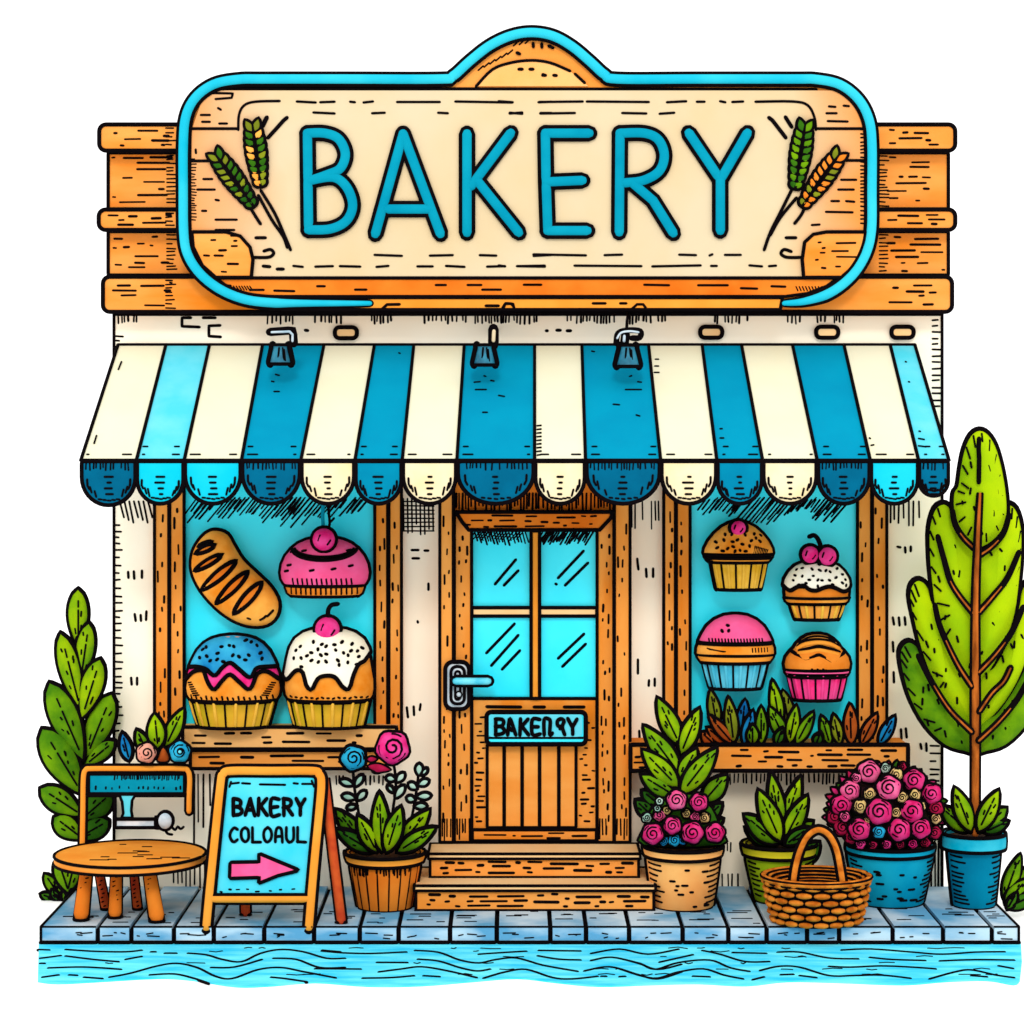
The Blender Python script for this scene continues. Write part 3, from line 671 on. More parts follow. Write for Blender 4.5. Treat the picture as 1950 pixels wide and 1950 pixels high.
LET = [(A_, [[(935,545),(940,940)], [(935,545),(1005,545),(1062,568),(1090,628),(1070,688),(1015,715),(945,738)], [(945,738),(1040,725),(1095,765),(1120,838),(1095,902),(1030,936),(940,940)]]),
       (A_, [[(1213,955),(1326,548)], [(1326,548),(1478,955)], [(1265,855),(1432,855)]]),
       (A_, [[(1587,548),(1587,950)], [(1765,545),(1603,762)], [(1628,738),(1798,950)]]),
       (B_, [[(368,545),(190,545)], [(190,545),(193,740),(200,943)], [(200,943),(360,943)], [(195,744),(340,738)]]),
       (B_, [[(495,545),(492,948)], [(495,545),(595,545),(652,572),(676,635),(655,700),(590,738),(512,748)], [(548,750),(630,820),(712,952)]]),
       (B_, [[(777,545),(905,735)], [(1015,545),(905,735)], [(905,735),(905,942)]])]
for c, sts in LET:
    m = M()
    for i, st in enumerate(sts):
        p = c(*st); m.otube(smooth(p, n=6) if len(st) > 3 else p, yp-.012-.0015*i, 20, 'letter', 5, flat=.6)
    m.build('letter', sign)
# wheat ears
def wheat(axis, stem, mts, seed, wk=13, n=10):
    m = M(); (ax, ay), (bx, by) = axis; rr = random.Random(seed)
    for st in stem: m.ink(smooth(st, n=4), yp-.004, 5)
    L = math.hypot(bx-ax, by-ay); ux, uy = (bx-ax)/L, (by-ay)/L; nx, ny = -uy, ux
    for i in range(n):
        t = 1-(i+.5)/n
        x, y = ax+(bx-ax)*t, ay+(by-ay)*t
        for sg in (-1, 1):
            q = 1.15 if t > .5 else 1
            if t < .12: q = 1.5
            o = sg*(3+5*math.sin(math.pi*min(1, t*.9+.1)))
            leaf(m, (x+nx*o*.4+ux*4, y+ny*o*.4+uy*4), (x+nx*o*2.5-ux*15*q, y+ny*o*2.5-uy*15*q), wk*1.12, yp-.008-.0016*i, rr.choice(mts), inkw=4.4, vein=False)
    m.build('wheat_ear', sign)
wheat((A_(712, 520), A_(745, 770)), [A_((745, 780), (800, 870), (840, 960), (865, 1020)), A_((735, 800), (790, 900), (835, 965), (852, 1010))], ['crust', 'leaf_olive', 'leaf_olive', 'leaf_dark'], 1, 14, 9)
wheat((A_(565, 640), A_(720, 850)), [A_((690, 830), (720, 880), (742, 914))], ['leaf_dark', 'leaf_dark', 'leaf_olive'], 2, 13, 9)
wheat((B_(1250, 520), B_(1210, 780)), [B_((1195, 780), (1150, 870), (1110, 950), (1085, 1020)), B_((1215, 810), (1150, 890), (1110, 960))], ['leaf_mid', 'leaf_mid', 'leaf_dark'], 3, 14, 9)
wheat((B_(1385, 640), B_(1235, 850)), [B_((1255, 840), (1235, 880), (1210, 912))], ['crust_dark', 'leaf_olive', 'crust_dark'], 4, 13, 9)

# ================================================================== AWNING
awn = thing('awning', (0, -.6, 3.0), 'striped teal, cream and light blue fabric awning with scalloped edge over the shop front', 'awning')
T = [225, 316, 399, 500, 617, 713, 788, 884, 1018, 1108, 1235, 1337, 1412, 1509, 1607, 1695, 1742]
Bt = [154, 260, 351, 460, 573, 676, 766, 870, 1018, 1115, 1258, 1365, 1452, 1556, 1657, 1749, 1807]
SC = 'cloth_cream cloth_cyan cloth_cream cloth_teal cloth_cream cloth_teal cloth_cream cloth_teal cloth_cream cloth_teal cloth_cream cloth_teal cloth_cream cloth_teal cloth_cream cloth_cyan'.split()
VC = 'scal_dark scal_cyan scal_cyan scal_dark scal_beige scal_teal scal_beige scal_dark scal_beige scal_dark scal_beige scal_teal scal_beige scal_dark scal_cyan scal_dark'.split()
YT, YB = -.04, -1.14
zt, zb = at(0, 657, YT).z, at(0, 877, YB).z
def awp(i, t, off=0):
    a, b = at(T[i], 657, YT), at(Bt[i], 877, YB)
    p = a.lerp(b, t); p.z += .0*math.sin(math.pi*t); p.z += off; p.y -= off*.6
    return p
m = M(); NR = 8
for i in range(16):
    vs = [awp(i+j, t/NR) for t in range(NR+1) for j in (0, 1)]
    lo = [p-Vector((0, -.006, .012)) for p in vs]
    m.add(vs, [(2*t, 2*t+2, 2*t+3, 2*t+1) for t in range(NR)], SC[i]); m.add(lo, [(2*t, 2*t+1, 2*t+3, 2*t+2) for t in range(NR)], SC[i])
for i in range(17): m.tube([awp(i, t/NR, .002) for t in range(NR+1)], .0115, 'ink', sides=6)
m.tube([awp(i, 0, .002) for i in range(17)], .0115, 'ink', sides=6); m.tube([awp(i, 1, .002) for i in range(17)], .0115, 'ink', sides=6)
# small pen marks on the cloth
def aw_at(px, py):
    t = (877-657 and (py-657)/220.)
    # solve the true parameter along the slope for this picture row
    lo_, hi_ = 0, 1
    for _ in range(30):
        md = (lo_+hi_)/2; z = zt+(zb-zt)*md; Y = YT+(YB-YT)*md
        if CY+(EYE-z)*FPX/(CAM_D+Y) < py: lo_ = md
        else: hi_ = md
    Y = YT+(YB-YT)*lo_
    p = at(px, py, Y); p.z += .003; p.y -= .003; return p
def amark(p, w=3.6): m.tube([aw_at(*q) for q in p], w*.5*14.3/4500, 'ink', sides=6)
for i in range(16):
    y = 866; x0, x1 = Bt[i]+12, Bt[i+1]-10; rr = random.Random(i+3)
    amark([(x0, y), (x0+rr.choice((3, 14, 18)), y)]); amark([(x1-rr.choice((3, 12, 16)), y), (x1, y)])
    if SC[i] != 'cloth_cream' and i > 0:
        amark([(x0+1, y-15), (x0+9, y-15)]); amark([(x1-8, y-15), (x1, y-15)])
for p in ([(205,310),(218,278)], [(106,612),(116,580)], [(848,330),(862,334)], [(832,358),(840,360)], [(842,400),(862,400)], [(1352,242),(1356,244)], [(1700,336),(1706,338)], [(1660,362),(1682,360)], [(1728,355),(1740,357)],
          [(1665,392),(1708,392)], [(1760,416),(1782,420)], [(1695,485),(1712,485)]): amark(C_(*p))
for p in ([(380,235),(390,237)], [(535,338),(542,335)], [(568,360),(582,362)], [(518,392),(582,392)], [(468,452),(492,454)], [(562,496),(575,500)], [(640,268),(652,268)], [(638,296),(652,296)], [(636,322),(654,322)], [(1662,278),(1665,279)], [(1675,360),(1678,361)],
          [(905,552),(912,552)], [(905,590),(918,590)], [(1515,590),(1518,592)], [(1522,620),(1532,618)], [(1718,562),(1722,563)], [(1716,592),(1738,596)], [(1716,622),(1745,626)]): amark(D_(*p))
for i in range(9): amark(C_((1918, 540+i*15), (1932, 538+i*15))); 
for i in range(8): amark(D_((155, 540+i*15), (172, 540+i*15)), 2.6)
m.build('canopy', awn)
# side cheeks
for i in (0, 16):
    a, b = awp(i, 0), awp(i, 1); c = Vector((b.x, YT, b.z)); sg = -1 if i == 0 else 1
    a2 = Vector((b.x, YT, a.z-.01)); q = [Vector((b.x-sg*.02, YT, a.z-.03)), Vector((b.x-sg*.02, b.y+.02, b.z-.005)), Vector((b.x-sg*.02, YT, b.z))]
    # the cheek follows the slope inside the outer stripe
    q = [a+Vector((-sg*.02, 0, -.03)), b+Vector((-sg*.02, .03, -.01)), Vector((a.x-sg*.02, YT, b.z))]
    m = M(); m.add(q+[v+Vector((-sg*.012, 0, 0)) for v in q], [(0, 1, 2), (5, 4, 3), (0, 3, 4, 1), (1, 4, 5, 2), (2, 5, 3, 0)], SC[i if i < 16 else 15]); m.build('side_panel', awn)
for i in range(16):
    m = M(); x0, x1 = Bt[i]+2, Bt[i+1]-2; Yv = YB-.004*(1+(i % 2)*1.4)
    bt = 962 if i == 0 else (944 if i == 15 else 959)
    rx = (x1-x0)/2; ry = min(62, rx*1.05); cx_ = (x0+x1)/2
    if i in (7, 9): ry = 58
    pts = [(x0, 879), (x0, bt-ry)]+[(cx_-rx*math.cos(R(a)), bt-ry+ry*math.sin(R(a))) for a in range(10, 180, 10)]+[(x1, bt-ry), (x1, 879)]
    pts = [(x0, 879), (x0+rx*.66, 879), (x1-rx*.66, 879), (x1, 879)]+[p for p in reversed(pts[1:-1])]
    sf = m.dome(pts, Yv, .022, VC[i], inkw=5, rings=5, c=(cx_, 912))
    g = lambda x, y: sf(x, y, .001); rr = random.Random(i)
    for k in range(3):
        for sg in (-1, 1):
            a = R(28+k*13+rr.uniform(-4, 4)); q0, q1 = .84, .84
            f0 = (cx_+sg*rx*q0*math.cos(a), bt-ry+ry*q0*math.sin(a)); f1 = (cx_+sg*rx*(q1)*math.cos(a*.55), bt-ry+ry*q1*math.sin(a*.55)-8)
            if k == 0: m.ink([f0, ((f0[0]+f1[0])/2+sg*1.5, (f0[1]+f1[1])/2+2), f1], g, 3.6)
            else: m.ink([f0, (f0[0]+sg*3, f0[1]-rr.uniform(8, 15))], g, 3.2)
    for k in range(4): L = rr.uniform(2, 8); m.ink([(cx_-L+rr.uniform(-3, 3), 908+k*11), (cx_+L, 908+k*11)], g, 3.4)
    for k in range(5): x = cx_+(k-2)*rx*.17; m.ink([(x-2, bt-9-abs(k-2)*1.2), (x+3, bt-8.5-abs(k-2)*1.2)], g, 3)
    if 'dark' in VC[i]: hatch(m, x0+8, x1-8, 882, 12, g, 7, i+60, w=2.4)
    m.build('scallop', awn)

# ================================================================== LAMPS
def lamp(cx, top, bot_, rt, rb, arm, label, extra=None, base=None):
    Yl = -.5
    t = thing('wall_lamp', at(cx, 625, -.02), label, 'lamp', 'lamps above the awning')
    m = M(); m.lathe(cx, Yl, [(top, rt), (top+6, rt), (bot_-3, rb), (bot_, rb*.98)], 'lamp_teal', sil=9)
    k = (CAM_D+Yl)/FPX
    s_ = m.lathe(cx, Yl, [(bot_-2, rb+3.5), (bot_+4, rb+2.5)], 'ink', sil=0); 
    m.lathe(cx, Yl, [(top-4, rt+2.5), (top+2, rt+2.5)], 'ink', sil=0)
    sf = lambda x, y: Yl-k*rt*1.15
    m.ink([(cx-3, top+5), (cx-5, bot_-6)], sf, 3); m.ink([(cx+4, top+5), (cx+6, bot_-6)], sf, 2.6); m.ink([(cx+7, top+8), (cx+9, bot_-6)], sf, 2.4)
    m.build('shade', t)
    m = M(); arm(m, Yl); m.build('arm', t)
def arm1(m, Y):
    p = C_((828, 158), (915, 156), (922, 170), (910, 205))
    m.tube([at(*q, Y) for q in C_((826, 155), (918, 148), (922, 200))], .028, 'ink', flat=.5); m.tube([at(*q, Y-.008) for q in C_((832, 156), (905, 153), (917, 165), (917, 192))], .009, 'metal')
    m.tube([at(*C_(828, 157), Y), at(*C_(828, 150), 0)], .014, 'ink')
def arm2(m, Y):
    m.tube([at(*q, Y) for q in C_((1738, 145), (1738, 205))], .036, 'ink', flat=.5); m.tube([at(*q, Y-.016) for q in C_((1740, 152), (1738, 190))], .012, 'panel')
    m.tube([at(*C_(1738, 150), Y), at(*C_(1738, 145), 0)], .016, 'ink')
def arm3(m, Y):
    m.tube([at(*q, Y) for q in smooth(D_((480, 200), (488, 160), (530, 148), (578, 152), (575, 178), (545, 180)), n=4)], .02, 'ink', flat=.5)
    m.tube([at(*q, Y-.012) for q in smooth(D_((484, 180), (500, 158), (535, 152), (570, 156)), n=4)], .007, 'metal')
    m.tube([at(*q, Y) for q in D_((518, 165), (512, 210))], .03, 'ink', flat=.5); m.tube([at(*q, Y-.015) for q in D_((513, 172), (512, 192))], .009, 'metal')
    m.tube([at(*D_(522, 150), Y), at(*D_(524, 110), Y*.6), at(*D_(530, 68), -.15), at(*D_(545, 40), -.2)], .01, 'ink')
lamp(C_(868, 0)[0], C_(0, 210)[1], C_(0, 284)[1], 15, 20.5, arm1, 'small blue lamp shade on a bent grey bracket, at the left over the left window')
lamp(C_(1702, 0)[0], C_(0, 210)[1], C_(0, 288)[1], 15, 21, arm2, 'small blue lamp shade on a short upright black bracket, just left of the door')
lamp(D_(527, 0)[0], D_(0, 212)[1], D_(0, 294)[1], 15, 22, arm3, 'small blue lamp shade on a hooked bracket with a wire, right above the door')

# ================================================================== DOOR PLAQUE + STEPS
plq = thing('door_plaque', at(1020, 1400, -.2), 'small blue plaque with crooked black letters hung on the wooden door', 'sign')
m = M(); x0, y0 = F_(472, 1468); x1, y1 = F_(1080, 1665)
m.board(x0, y0, x1, y1, -.22, .06, 'glass', 6.5, rnd=9)
m.board(x0+2, y0+2, x1-7, y1-14, -.226, .02, 'cloth_cyan', 0, rnd=8); m.ink([(x0+5, y1-12), (x1-5, y1-12)], -.222, 3.5)
m.build('plate', plq)
m = M(); a, b = F_(530, 1512), F_(1035, 1605); write(m, 'BvKEnqY', a[0], a[1], b[0], b[1], -.228, 6, wob=.8, seed=8, gap=.16); m.build('lettering', plq)

st = thing('entrance_steps', (.1, -.5, 0), 'two orange wooden steps with pale treads below the door', 'steps')
for (x0, x1, yf, z0, z1, sd_) in ((792, 1245, -.75, 0, .155, 1), (819, 1216, -.52, .155, .305, 2)):
    m = M(); X0, X1 = at(x0, 0, yf).x, at(x1, 0, yf).x
    yb_ = -.2
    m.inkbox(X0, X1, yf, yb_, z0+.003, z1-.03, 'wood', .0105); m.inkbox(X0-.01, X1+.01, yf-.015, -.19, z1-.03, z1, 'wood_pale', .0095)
    yy0 = CY+(EYE-z1+.05)*FPX/(CAM_D+yf); yy1 = CY+(EYE-z0-.015)*FPX/(CAM_D+yf)
    dashes(m, x0+10, yy0, x1-10, yy1-4, yf, 34, sd_, w=4, lo=15, hi=50)
    m.build('step', st)

# ================================================================== PASTRIES in the windows
YC = -.19
# bread loaf
t = thing('bread_loaf', at(*E_(760, 850), -.12), 'golden slashed bread loaf leaning diagonally at the top left of the left window', 'bread')
pts = smooth(E_((652, 320), (712, 342), (750, 405), (800, 485), (878, 560), (958, 640), (1000, 722), (988, 800), (935, 848), (850, 856), (760, 830), (670, 772), (585, 685), (532, 600), (510, 520), (522, 435), (560, 370), (605, 330)), closed=True, n=3)
m = M(); sf = m.dome(pts, -.15, .12, 'crust', inkw=6, rings=8); g = lambda x, y: sf(x, y, .001)
dash = [[(825,810),(838,815)], [(895,820),(915,810),(925,800)], [(935,800),(965,770)]]
for p in dash: m.ink(E_(*p), g, 4)
m.build('crust', t)
for a, b, wd in (((568,655),(762,490),13), ((648,730),(828,550),13), ((745,788),(905,610),14), ((528,548),(685,455),9), ((532,452),(645,402),8), ((550,412),(628,385),5)):
    m = M(); a, b = E_(*a), E_(*b); L = math.hypot(b[0]-a[0], b[1]-a[1]); nx, ny = -(b[1]-a[1])/L, (b[0]-a[0])/L
    lo_ = [(a[0]+(b[0]-a[0])*i/8+nx*wd*.62*math.sin(math.pi*(i/8)**1.1)**.6*s_, a[1]+(b[1]-a[1])*i/8+ny*wd*.62*math.sin(math.pi*(i/8)**1.1)**.6*s_) for s_ in (1, -1) for i in (range(9) if s_ == 1 else range(7, 0, -1))]
    m.dome(lo_, lambda x, y: sf(x, y, -.002), .01, 'wood_dark', both=False, inkw=5, rings=3); m.build('slash', t)

def cherry(t, c, r, Y, stem=None, name='cherry', mt='magenta'):
    m = M(); sf = m.dome(circle(c[0], c[1], r, 22), Y, r/300*.95, mt, inkw=6, rings=6)
    g = lambda x, y: sf(x, y, .001)
    m.ink([(c[0]-r*.5, c[1]+r*.1), (c[0]-r*.35, c[1]-r*.35)], g, 2.6); m.ink([(c[0]+r*.3, c[1]+r*.45), (c[0]+r*.55, c[1]+r*.1)], g, 3)
    if stem: m.ink(smooth(stem, n=5), Y-.01, 7, flat=1)
    return m.build(name, t)
def sprinkle(sf, seed, n, x0, x1, y0, y1, w=4.5, mm='ink'):
    rr = random.Random(seed); k = 0; done = []
    while k < n:
        x, y = rr.uniform(x0, x1), rr.uniform(y0, y1)
        if abs(x-sf.cx) > sf.rad(y)*.86 or any(math.hypot(x-a, y-b) < 9 for a, b in done): k += .15; continue
        done.append((x, y))
        sf.line([(x, y), (x+rr.uniform(-2.5, 3), y+rr.uniform(-2, 2))], w, mm); k += 1
def wrapper(t, cx, y0, y1, r0, r1, mts, sq, n=13, Yc=YC, flare=None):
    m = M(); pr = [(y0, r0), (y0+(y1-y0)*.5, (r0+r1)/2), (y1-3, r1), (y1, r1*.97)]
    sf = m.lathe(cx, Yc, pr, mts[0], sq=sq, sil=5)
    k = sf.k
    for i in range(n*2):                      # pleats, every other one raised
        a = 2*math.pi*(i+.5)/(2*n)
        P = [Vector(((cx-CX)*k+interp(pr, y)*k*math.sin(a)*1.005, Yc-sq*interp(pr, y)*k*math.cos(a)*1.005, EYE-(y-CY)*k)) for y in (y0+3, (y0+y1)/2, y1-2)]
        if i % 2: m.tube(P, .0072, 'ink', sides=5)
        else: m.tube(P[:2]+[P[2]+Vector((0, 0, .012))], .011, mts[-1], sides=6)
    sf.ring(y0, 5); sf.ring(y1, 5)
    return m.build('wrapper', t)
SQ = .62
# pink cake hanging on a cord
c0 = E_(1255, 0)[0]; f = E_.k
t = thing('pink_cake', at(c0, E_(0, 690)[1], YC), 'pink glazed round cake with a cherry, hung on a cord in the left window', 'cake')
m = M(); sf = m.lathe(c0, YC, [(E_(0, y)[1], r*f) for y, r in ((612, 222), (640, 218), (668, 208), (686, 185))], 'crust_dark', sq=SQ, sil=5)
for i in range(14): x = c0+(-180+i*28)*f; sf.line([(x, E_(0, 628)[1]), (x, E_(0, 668)[1])], 3)
sf.ring(E_(0, 684)[1], 5); m.build('base', t)
m = M(); sf = m.lathe(c0, YC, [(E_(0, y)[1], r*f) for y, r in ((365, 60), (375, 105), (395, 150), (425, 188), (465, 220), (510, 240), (555, 247), (590, 242), (612, 230), (628, 215))], 'pink', sq=SQ, sil=6)
sf.ring(E_(0, 626)[1], 5)
sf.line([E_(1255+180*math.sin(a), 418+62*math.cos(a)) for a in [R(-82+i*10.2) for i in range(17)]], 6); sf.line([E_(1255+166*math.sin(a), 412+50*math.cos(a)) for a in [R(-80+i*10) for i in range(17)]], 4)
for x, y in ((1138,432),(1385,430),(1055,512),(1185,538),(1305,530),(1398,514),(1040,545),(1070,440)): sf.line([E_(x, y), E_(x+18, y-4)], 4)
for i in range(13): sf.line([E_(1085+i*27, 585), E_(1088+i*27, 612)], 2.8)
m.build('glaze', t)
cherry(t, E_(1250, 372), 22, YC-.13)
m = M(); m.tube([at(*E_(1248, 345), YC-.07), at(*E_(1242, 250), YC-.07), at(*E_(1250, 60), YC-.07)], .012, 'screen_teal'); m.tube([at(*E_(1272, 345), YC-.075), at(*E_(1282, 280), YC-.07), at(*E_(1262, 60), YC-.07)], .009, 'ink'); m.tube([at(*E_(1282, 280), YC-.07), at(*E_(1305, 255), YC-.07)], .008, 'ink'); m.build('cord', t)

def cup(name, label, cx, yb, group, wr, crust, crustm, mts, icing=None, sq=SQ, extra=None, Yc=YC):
    t = thing(name, at(cx, yb, Yc), label, 'cupcake', group)
    wrapper(t, cx, wr[0], wr[1], wr[2], wr[3], mts, sq, wr[4], Yc)
    m = M(); sf = m.lathe(cx, Yc, crust, crustm, sq=sq, sil=6); sf.ring(crust[-1][0], 5)
    if extra: extra(m, sf, t)
    m.build('cake', t)
    if icing:
        for nm, pr, mt, dr, off, sp in icing:
            m = M(); s2 = m.lathe(cx, Yc, pr, mt, sq=sq, sil=6, off=off, drip=dr, dripw=6)
            if sp: sp(m, s2)
            m.build(nm, t)
    return t
def prof(c, rows):
    """rows of (y, half width) in crop pixels"""
    return [(c(0, y)[1], r*c.k) for y, r in rows]
def drip_tab(c, tab): 
    tt = [(u, c(0, y)[1]) for u, y in tab]; sm_ = smooth(tt, n=5)
    return lambda u: interp(sm_, u)
GL = 'cupcakes in the left window'; GR = 'cupcakes in the right window'
# blue iced
cx = E_(745, 0)[0]
body = prof(E_, [(905, 20), (912, 70), (925, 115), (950, 155), (990, 190), (1040, 215), (1100, 240), (1160, 257), (1200, 262), (1235, 256), (1268, 235)])
def ex(m, sf, t):
    for i in range(16): x = 520+i*30; sf.line([E_(x, 1232+((i*7) % 3)*4), E_(x+3, 1246)], 3.2)
    for i in range(7): sf.line([E_(500+i*6, 1165+i*11), E_(520+i*8, 1160+i*11)], 2.4); sf.line([E_(985-i*6, 1165+i*11), E_(965-i*8, 1160+i*11)], 2.4)
cup('iced_cupcake', 'big cupcake with blue speckled icing over pink drips, standing on the left window sill', cx, E_(0, 1410)[1], GL,
    (E_(0, 1262)[1], E_(0, 1412)[1], 240*E_.k, 200*E_.k, 12), body, 'crust', ['wrap_olive', 'wrap_gold'],
    [('pink_icing', body[3:], 'magenta', drip_tab(E_, [(-1, 1150), (-.85, 1100), (-.62, 1092), (-.5, 1140), (-.33, 1192), (-.16, 1140), (0, 1108), (.2, 1150), (.4, 1190), (.58, 1110), (.8, 1098), (1, 1150)]), 1.035, None),
     ('blue_icing', body, 'icing_blue', drip_tab(E_, [(-1, 1080), (-.8, 1072), (-.55, 1082), (-.33, 1115), (-.18, 1070), (0, 1045), (.2, 1080), (.42, 1125), (.6, 1075), (1, 1075)]), 1.06,
      lambda m, s2: (sprinkle(s2, 5, 26, cx-60, cx+60, E_(0, 925)[1], E_(0, 1040)[1], 5)))], extra=ex)
# white iced with cherry
cx2 = E_(1280, 0)[0]
body2 = prof(E_, [(865, 20), (872, 90), (890, 140), (925, 185), (975, 212), (1030, 225), (1090, 236), (1150, 246), (1200, 248), (1235, 242), (1268, 222)])
def ex2(m, sf, t):
    for i in range(15): x = 1070+i*30; sf.line([E_(x, 1236+((i*7) % 3)*4), E_(x+8, 1240)], 3.2)
t = cup('cherry_cupcake', 'big cupcake with dripping white icing and a cherry, standing on the left window sill', cx2, E_(0, 1410)[1], GL,
    (E_(0, 1262)[1], E_(0, 1412)[1], 228*E_.k, 195*E_.k, 12), body2, 'crust', ['wrap_olive', 'wrap_gold'],
    [('white_icing', body2, 'icing_white', drip_tab(E_, [(-1, 1130), (-.9, 1145), (-.72, 1092), (-.55, 1100), (-.45, 1170), (-.33, 1192), (-.2, 1130), (0, 1115), (.18, 1125), (.32, 1175), (.46, 1190), (.56, 1120), (.7, 1060), (.85, 1040), (1, 1000)]), 1.045,
      lambda m, s2: (sprinkle(s2, 6, 34, cx2-65, cx2+65, E_(0, 935)[1], E_(0, 1070)[1], 5)))], extra=ex2)
cherry(t, E_(1270, 872), 24, YC-.06, E_((1280, 830), (1272, 775), (1290, 740), (1325, 732)))
# right window
YC2 = -.17
cx = G_(727, 0)[0]
bd = prof(G_, [(298, 20), (310, 60), (335, 105), (375, 150), (420, 185), (465, 208), (490, 212), (520, 200)])
def ex3(m, sf, t):
    sprinkle(sf, 9, 26, cx-52, cx+52, G_(0, 360)[1], G_(0, 480)[1], 4.5)
    for i in range(9): sf.line([G_(900-i*10, 470-i*3), G_(885-i*10, 500)], 2.2)
    sf.ring(G_(0, 500)[1], 5)
    sf.line([G_(535+i*20, 535+i*0) for i in range(1)]+[G_(560, 540)], 3)
t = cup('plain_muffin', 'plain brown muffin with one small red berry on top, in the right window', cx, G_(0, 720)[1], GR,
    (G_(0, 530)[1], G_(0, 715)[1], 175*G_.k, 140*G_.k, 11), bd, 'crust', ['wrap_gold', 'wrap_gold'], Yc=YC2, extra=ex3)
m = M(); sf = m.lathe(cx, YC2, prof(G_, [(500, 200), (515, 207), (535, 192), (548, 176)]), 'wood_yellow', sq=SQ, sil=5); sf.ring(G_(0, 547)[1], 5); m.build('paper_rim', t)
cherry(t, G_(727, 340), 15, YC2-.07, name='berry')
cx = G_(1207, 0)[0]
bd = prof(G_, [(705, 195), (730, 195), (755, 192), (775, 186), (800, 172)])
t = cup('double_cherry_cupcake', 'white iced cupcake topped with two cherries, high in the right window', cx, G_(0, 905)[1], GR,
    (G_(0, 795)[1], G_(0, 898)[1], 168*G_.k, 138*G_.k, 10), bd, 'crust_dark', ['wrap_brown', 'wrap_gold'], Yc=YC2,
    icing=[('white_icing', prof(G_, [(540, 20), (548, 80), (570, 130), (605, 165), (650, 192), (690, 198), (720, 196)]), 'icing_white', drip_tab(G_, [(-1, 690), (-.85, 718), (-.65, 695), (-.45, 685), (-.3, 708), (-.1, 715), (.1, 700), (.3, 690), (.5, 700), (.75, 722), (.92, 715), (1, 690)]), 1.03,
      lambda m, s2: sprinkle(s2, 12, 30, cx-55, cx+55, G_(0, 580)[1], G_(0, 690)[1], 4))])
m = M(); sf = m.lathe(cx, YC2, prof(G_, [(748, 190), (765, 198), (785, 190), (800, 172)]), 'crust', sq=SQ, sil=5); sf.ring(G_(0, 765)[1], 4); sf.ring(G_(0, 800)[1], 5); m.build('paper_rim', t)
cherry(t, G_(1168, 502), 17, YC2-.05); cherry(t, G_(1272, 512), 18, YC2-.06, G_((1225, 560), (1235, 480), (1222, 420), (1195, 385), (1165, 392)))
cx = G_(708, 0)[0]
bd = prof(G_, [(1035, 222), (1075, 236), (1105, 238), (1130, 225), (1160, 205)])
def ex4(m, sf, t):
    for i in range(6): sf.line([G_(800+i*19, 1066), G_(802+i*19, 1088)], 2)
    for i in range(10): sf.line([G_(530+i*10, 1068+i*2), G_(545+i*10, 1075+i)], 2)
t = cup('pink_dome_cupcake', 'cupcake with smooth pink dome icing in a blue pleated cup, right window', cx, G_(0, 1330)[1], GR,
    (G_(0, 1155)[1], G_(0, 1320)[1], 200*G_.k, 160*G_.k, 13), bd, 'crust', ['wrap_blue', 'wrap_blue'], Yc=YC2, extra=ex4,
    icing=[('pink_icing', prof(G_, [(868, 20), (875, 70), (900, 125), (940, 170), (990, 200), (1030, 218), (1060, 222)]), 'pink', lambda u: G_(0, 1040)[1], 1.03,
      lambda m, s2: (sprinkle(s2, 14, 3, cx-35, cx+30, G_(0, 910)[1], G_(0, 980)[1], 5), [s2.line([G_(540+i*19, 1010), G_(543+i*19, 1032)], 2.6) for i in range(18)]))])
m = M(); sf = m.lathe(cx, YC2, prof(G_, [(1110, 228), (1128, 232), (1160, 208)]), 'wood_yellow', sq=SQ, sil=5); sf.ring(G_(0, 1112)[1], 4.5); sf.ring(G_(0, 1160)[1], 5); m.build('paper_rim', t)
cx = G_(1210, 0)[0]
bd = prof(G_, [(1060, 130), (1095, 165), (1130, 192), (1170, 202), (1205, 196), (1228, 180)])
t = cup('caramel_cupcake', 'cupcake with swirled caramel icing in a bright pink pleated cup, right window', cx, G_(0, 1400)[1], GR,
    (G_(0, 1228)[1], G_(0, 1390)[1], 180*G_.k, 145*G_.k, 12), bd, 'crust_dark', ['wrap_pink', 'wrap_pink'], Yc=YC2, extra=lambda m, sf, t: [sf.line([G_(1165+i*17, 1196+(i % 2)*5), G_(1172+i*17, 1204)], 4) for i in range(6)],
    icing=[('caramel_icing', prof(G_, [(990, 20), (998, 60), (1020, 95), (1050, 125), (1085, 145), (1110, 160), (1150, 170)]), 'crust', drip_tab(G_, [(-1, 1095), (-.8, 1110), (-.5, 1138), (-.25, 1125), (0, 1110), (.25, 1135), (.5, 1155), (.8, 1120), (1, 1100)]), 1.03,
      lambda m, s2: (s2.line(smooth(G_((1085, 1075), (1130, 1048), (1205, 1036), (1280, 1046), (1335, 1075)), n=4), 7, 'wood_yellow'), s2.line(smooth(G_((1090, 1100), (1150, 1090), (1210, 1080), (1270, 1092), (1325, 1108)), n=4), 6, 'wood_yellow'), s2.line(smooth(G_((1088, 1060), (1130, 1030), (1200, 1018), (1280, 1028), (1330, 1058)), n=4), 5), s2.line(smooth(G_((1095, 1085), (1150, 1070), (1210, 1058), (1280, 1072), (1340, 1095)), n=4), 5), s2.line(smooth(G_((1100, 1040), (1150, 1010), (1210, 1000), (1270, 1010), (1310, 1035)), n=4), 4)))])
m = M(); sf = m.lathe(cx, YC2, prof(G_, [(1205, 190), (1220, 196), (1245, 180)]), 'pink', sq=SQ, sil=5); sf.ring(G_(0, 1205)[1], 4.5); sf.ring(G_(0, 1246)[1], 5); m.build('paper_rim', t)

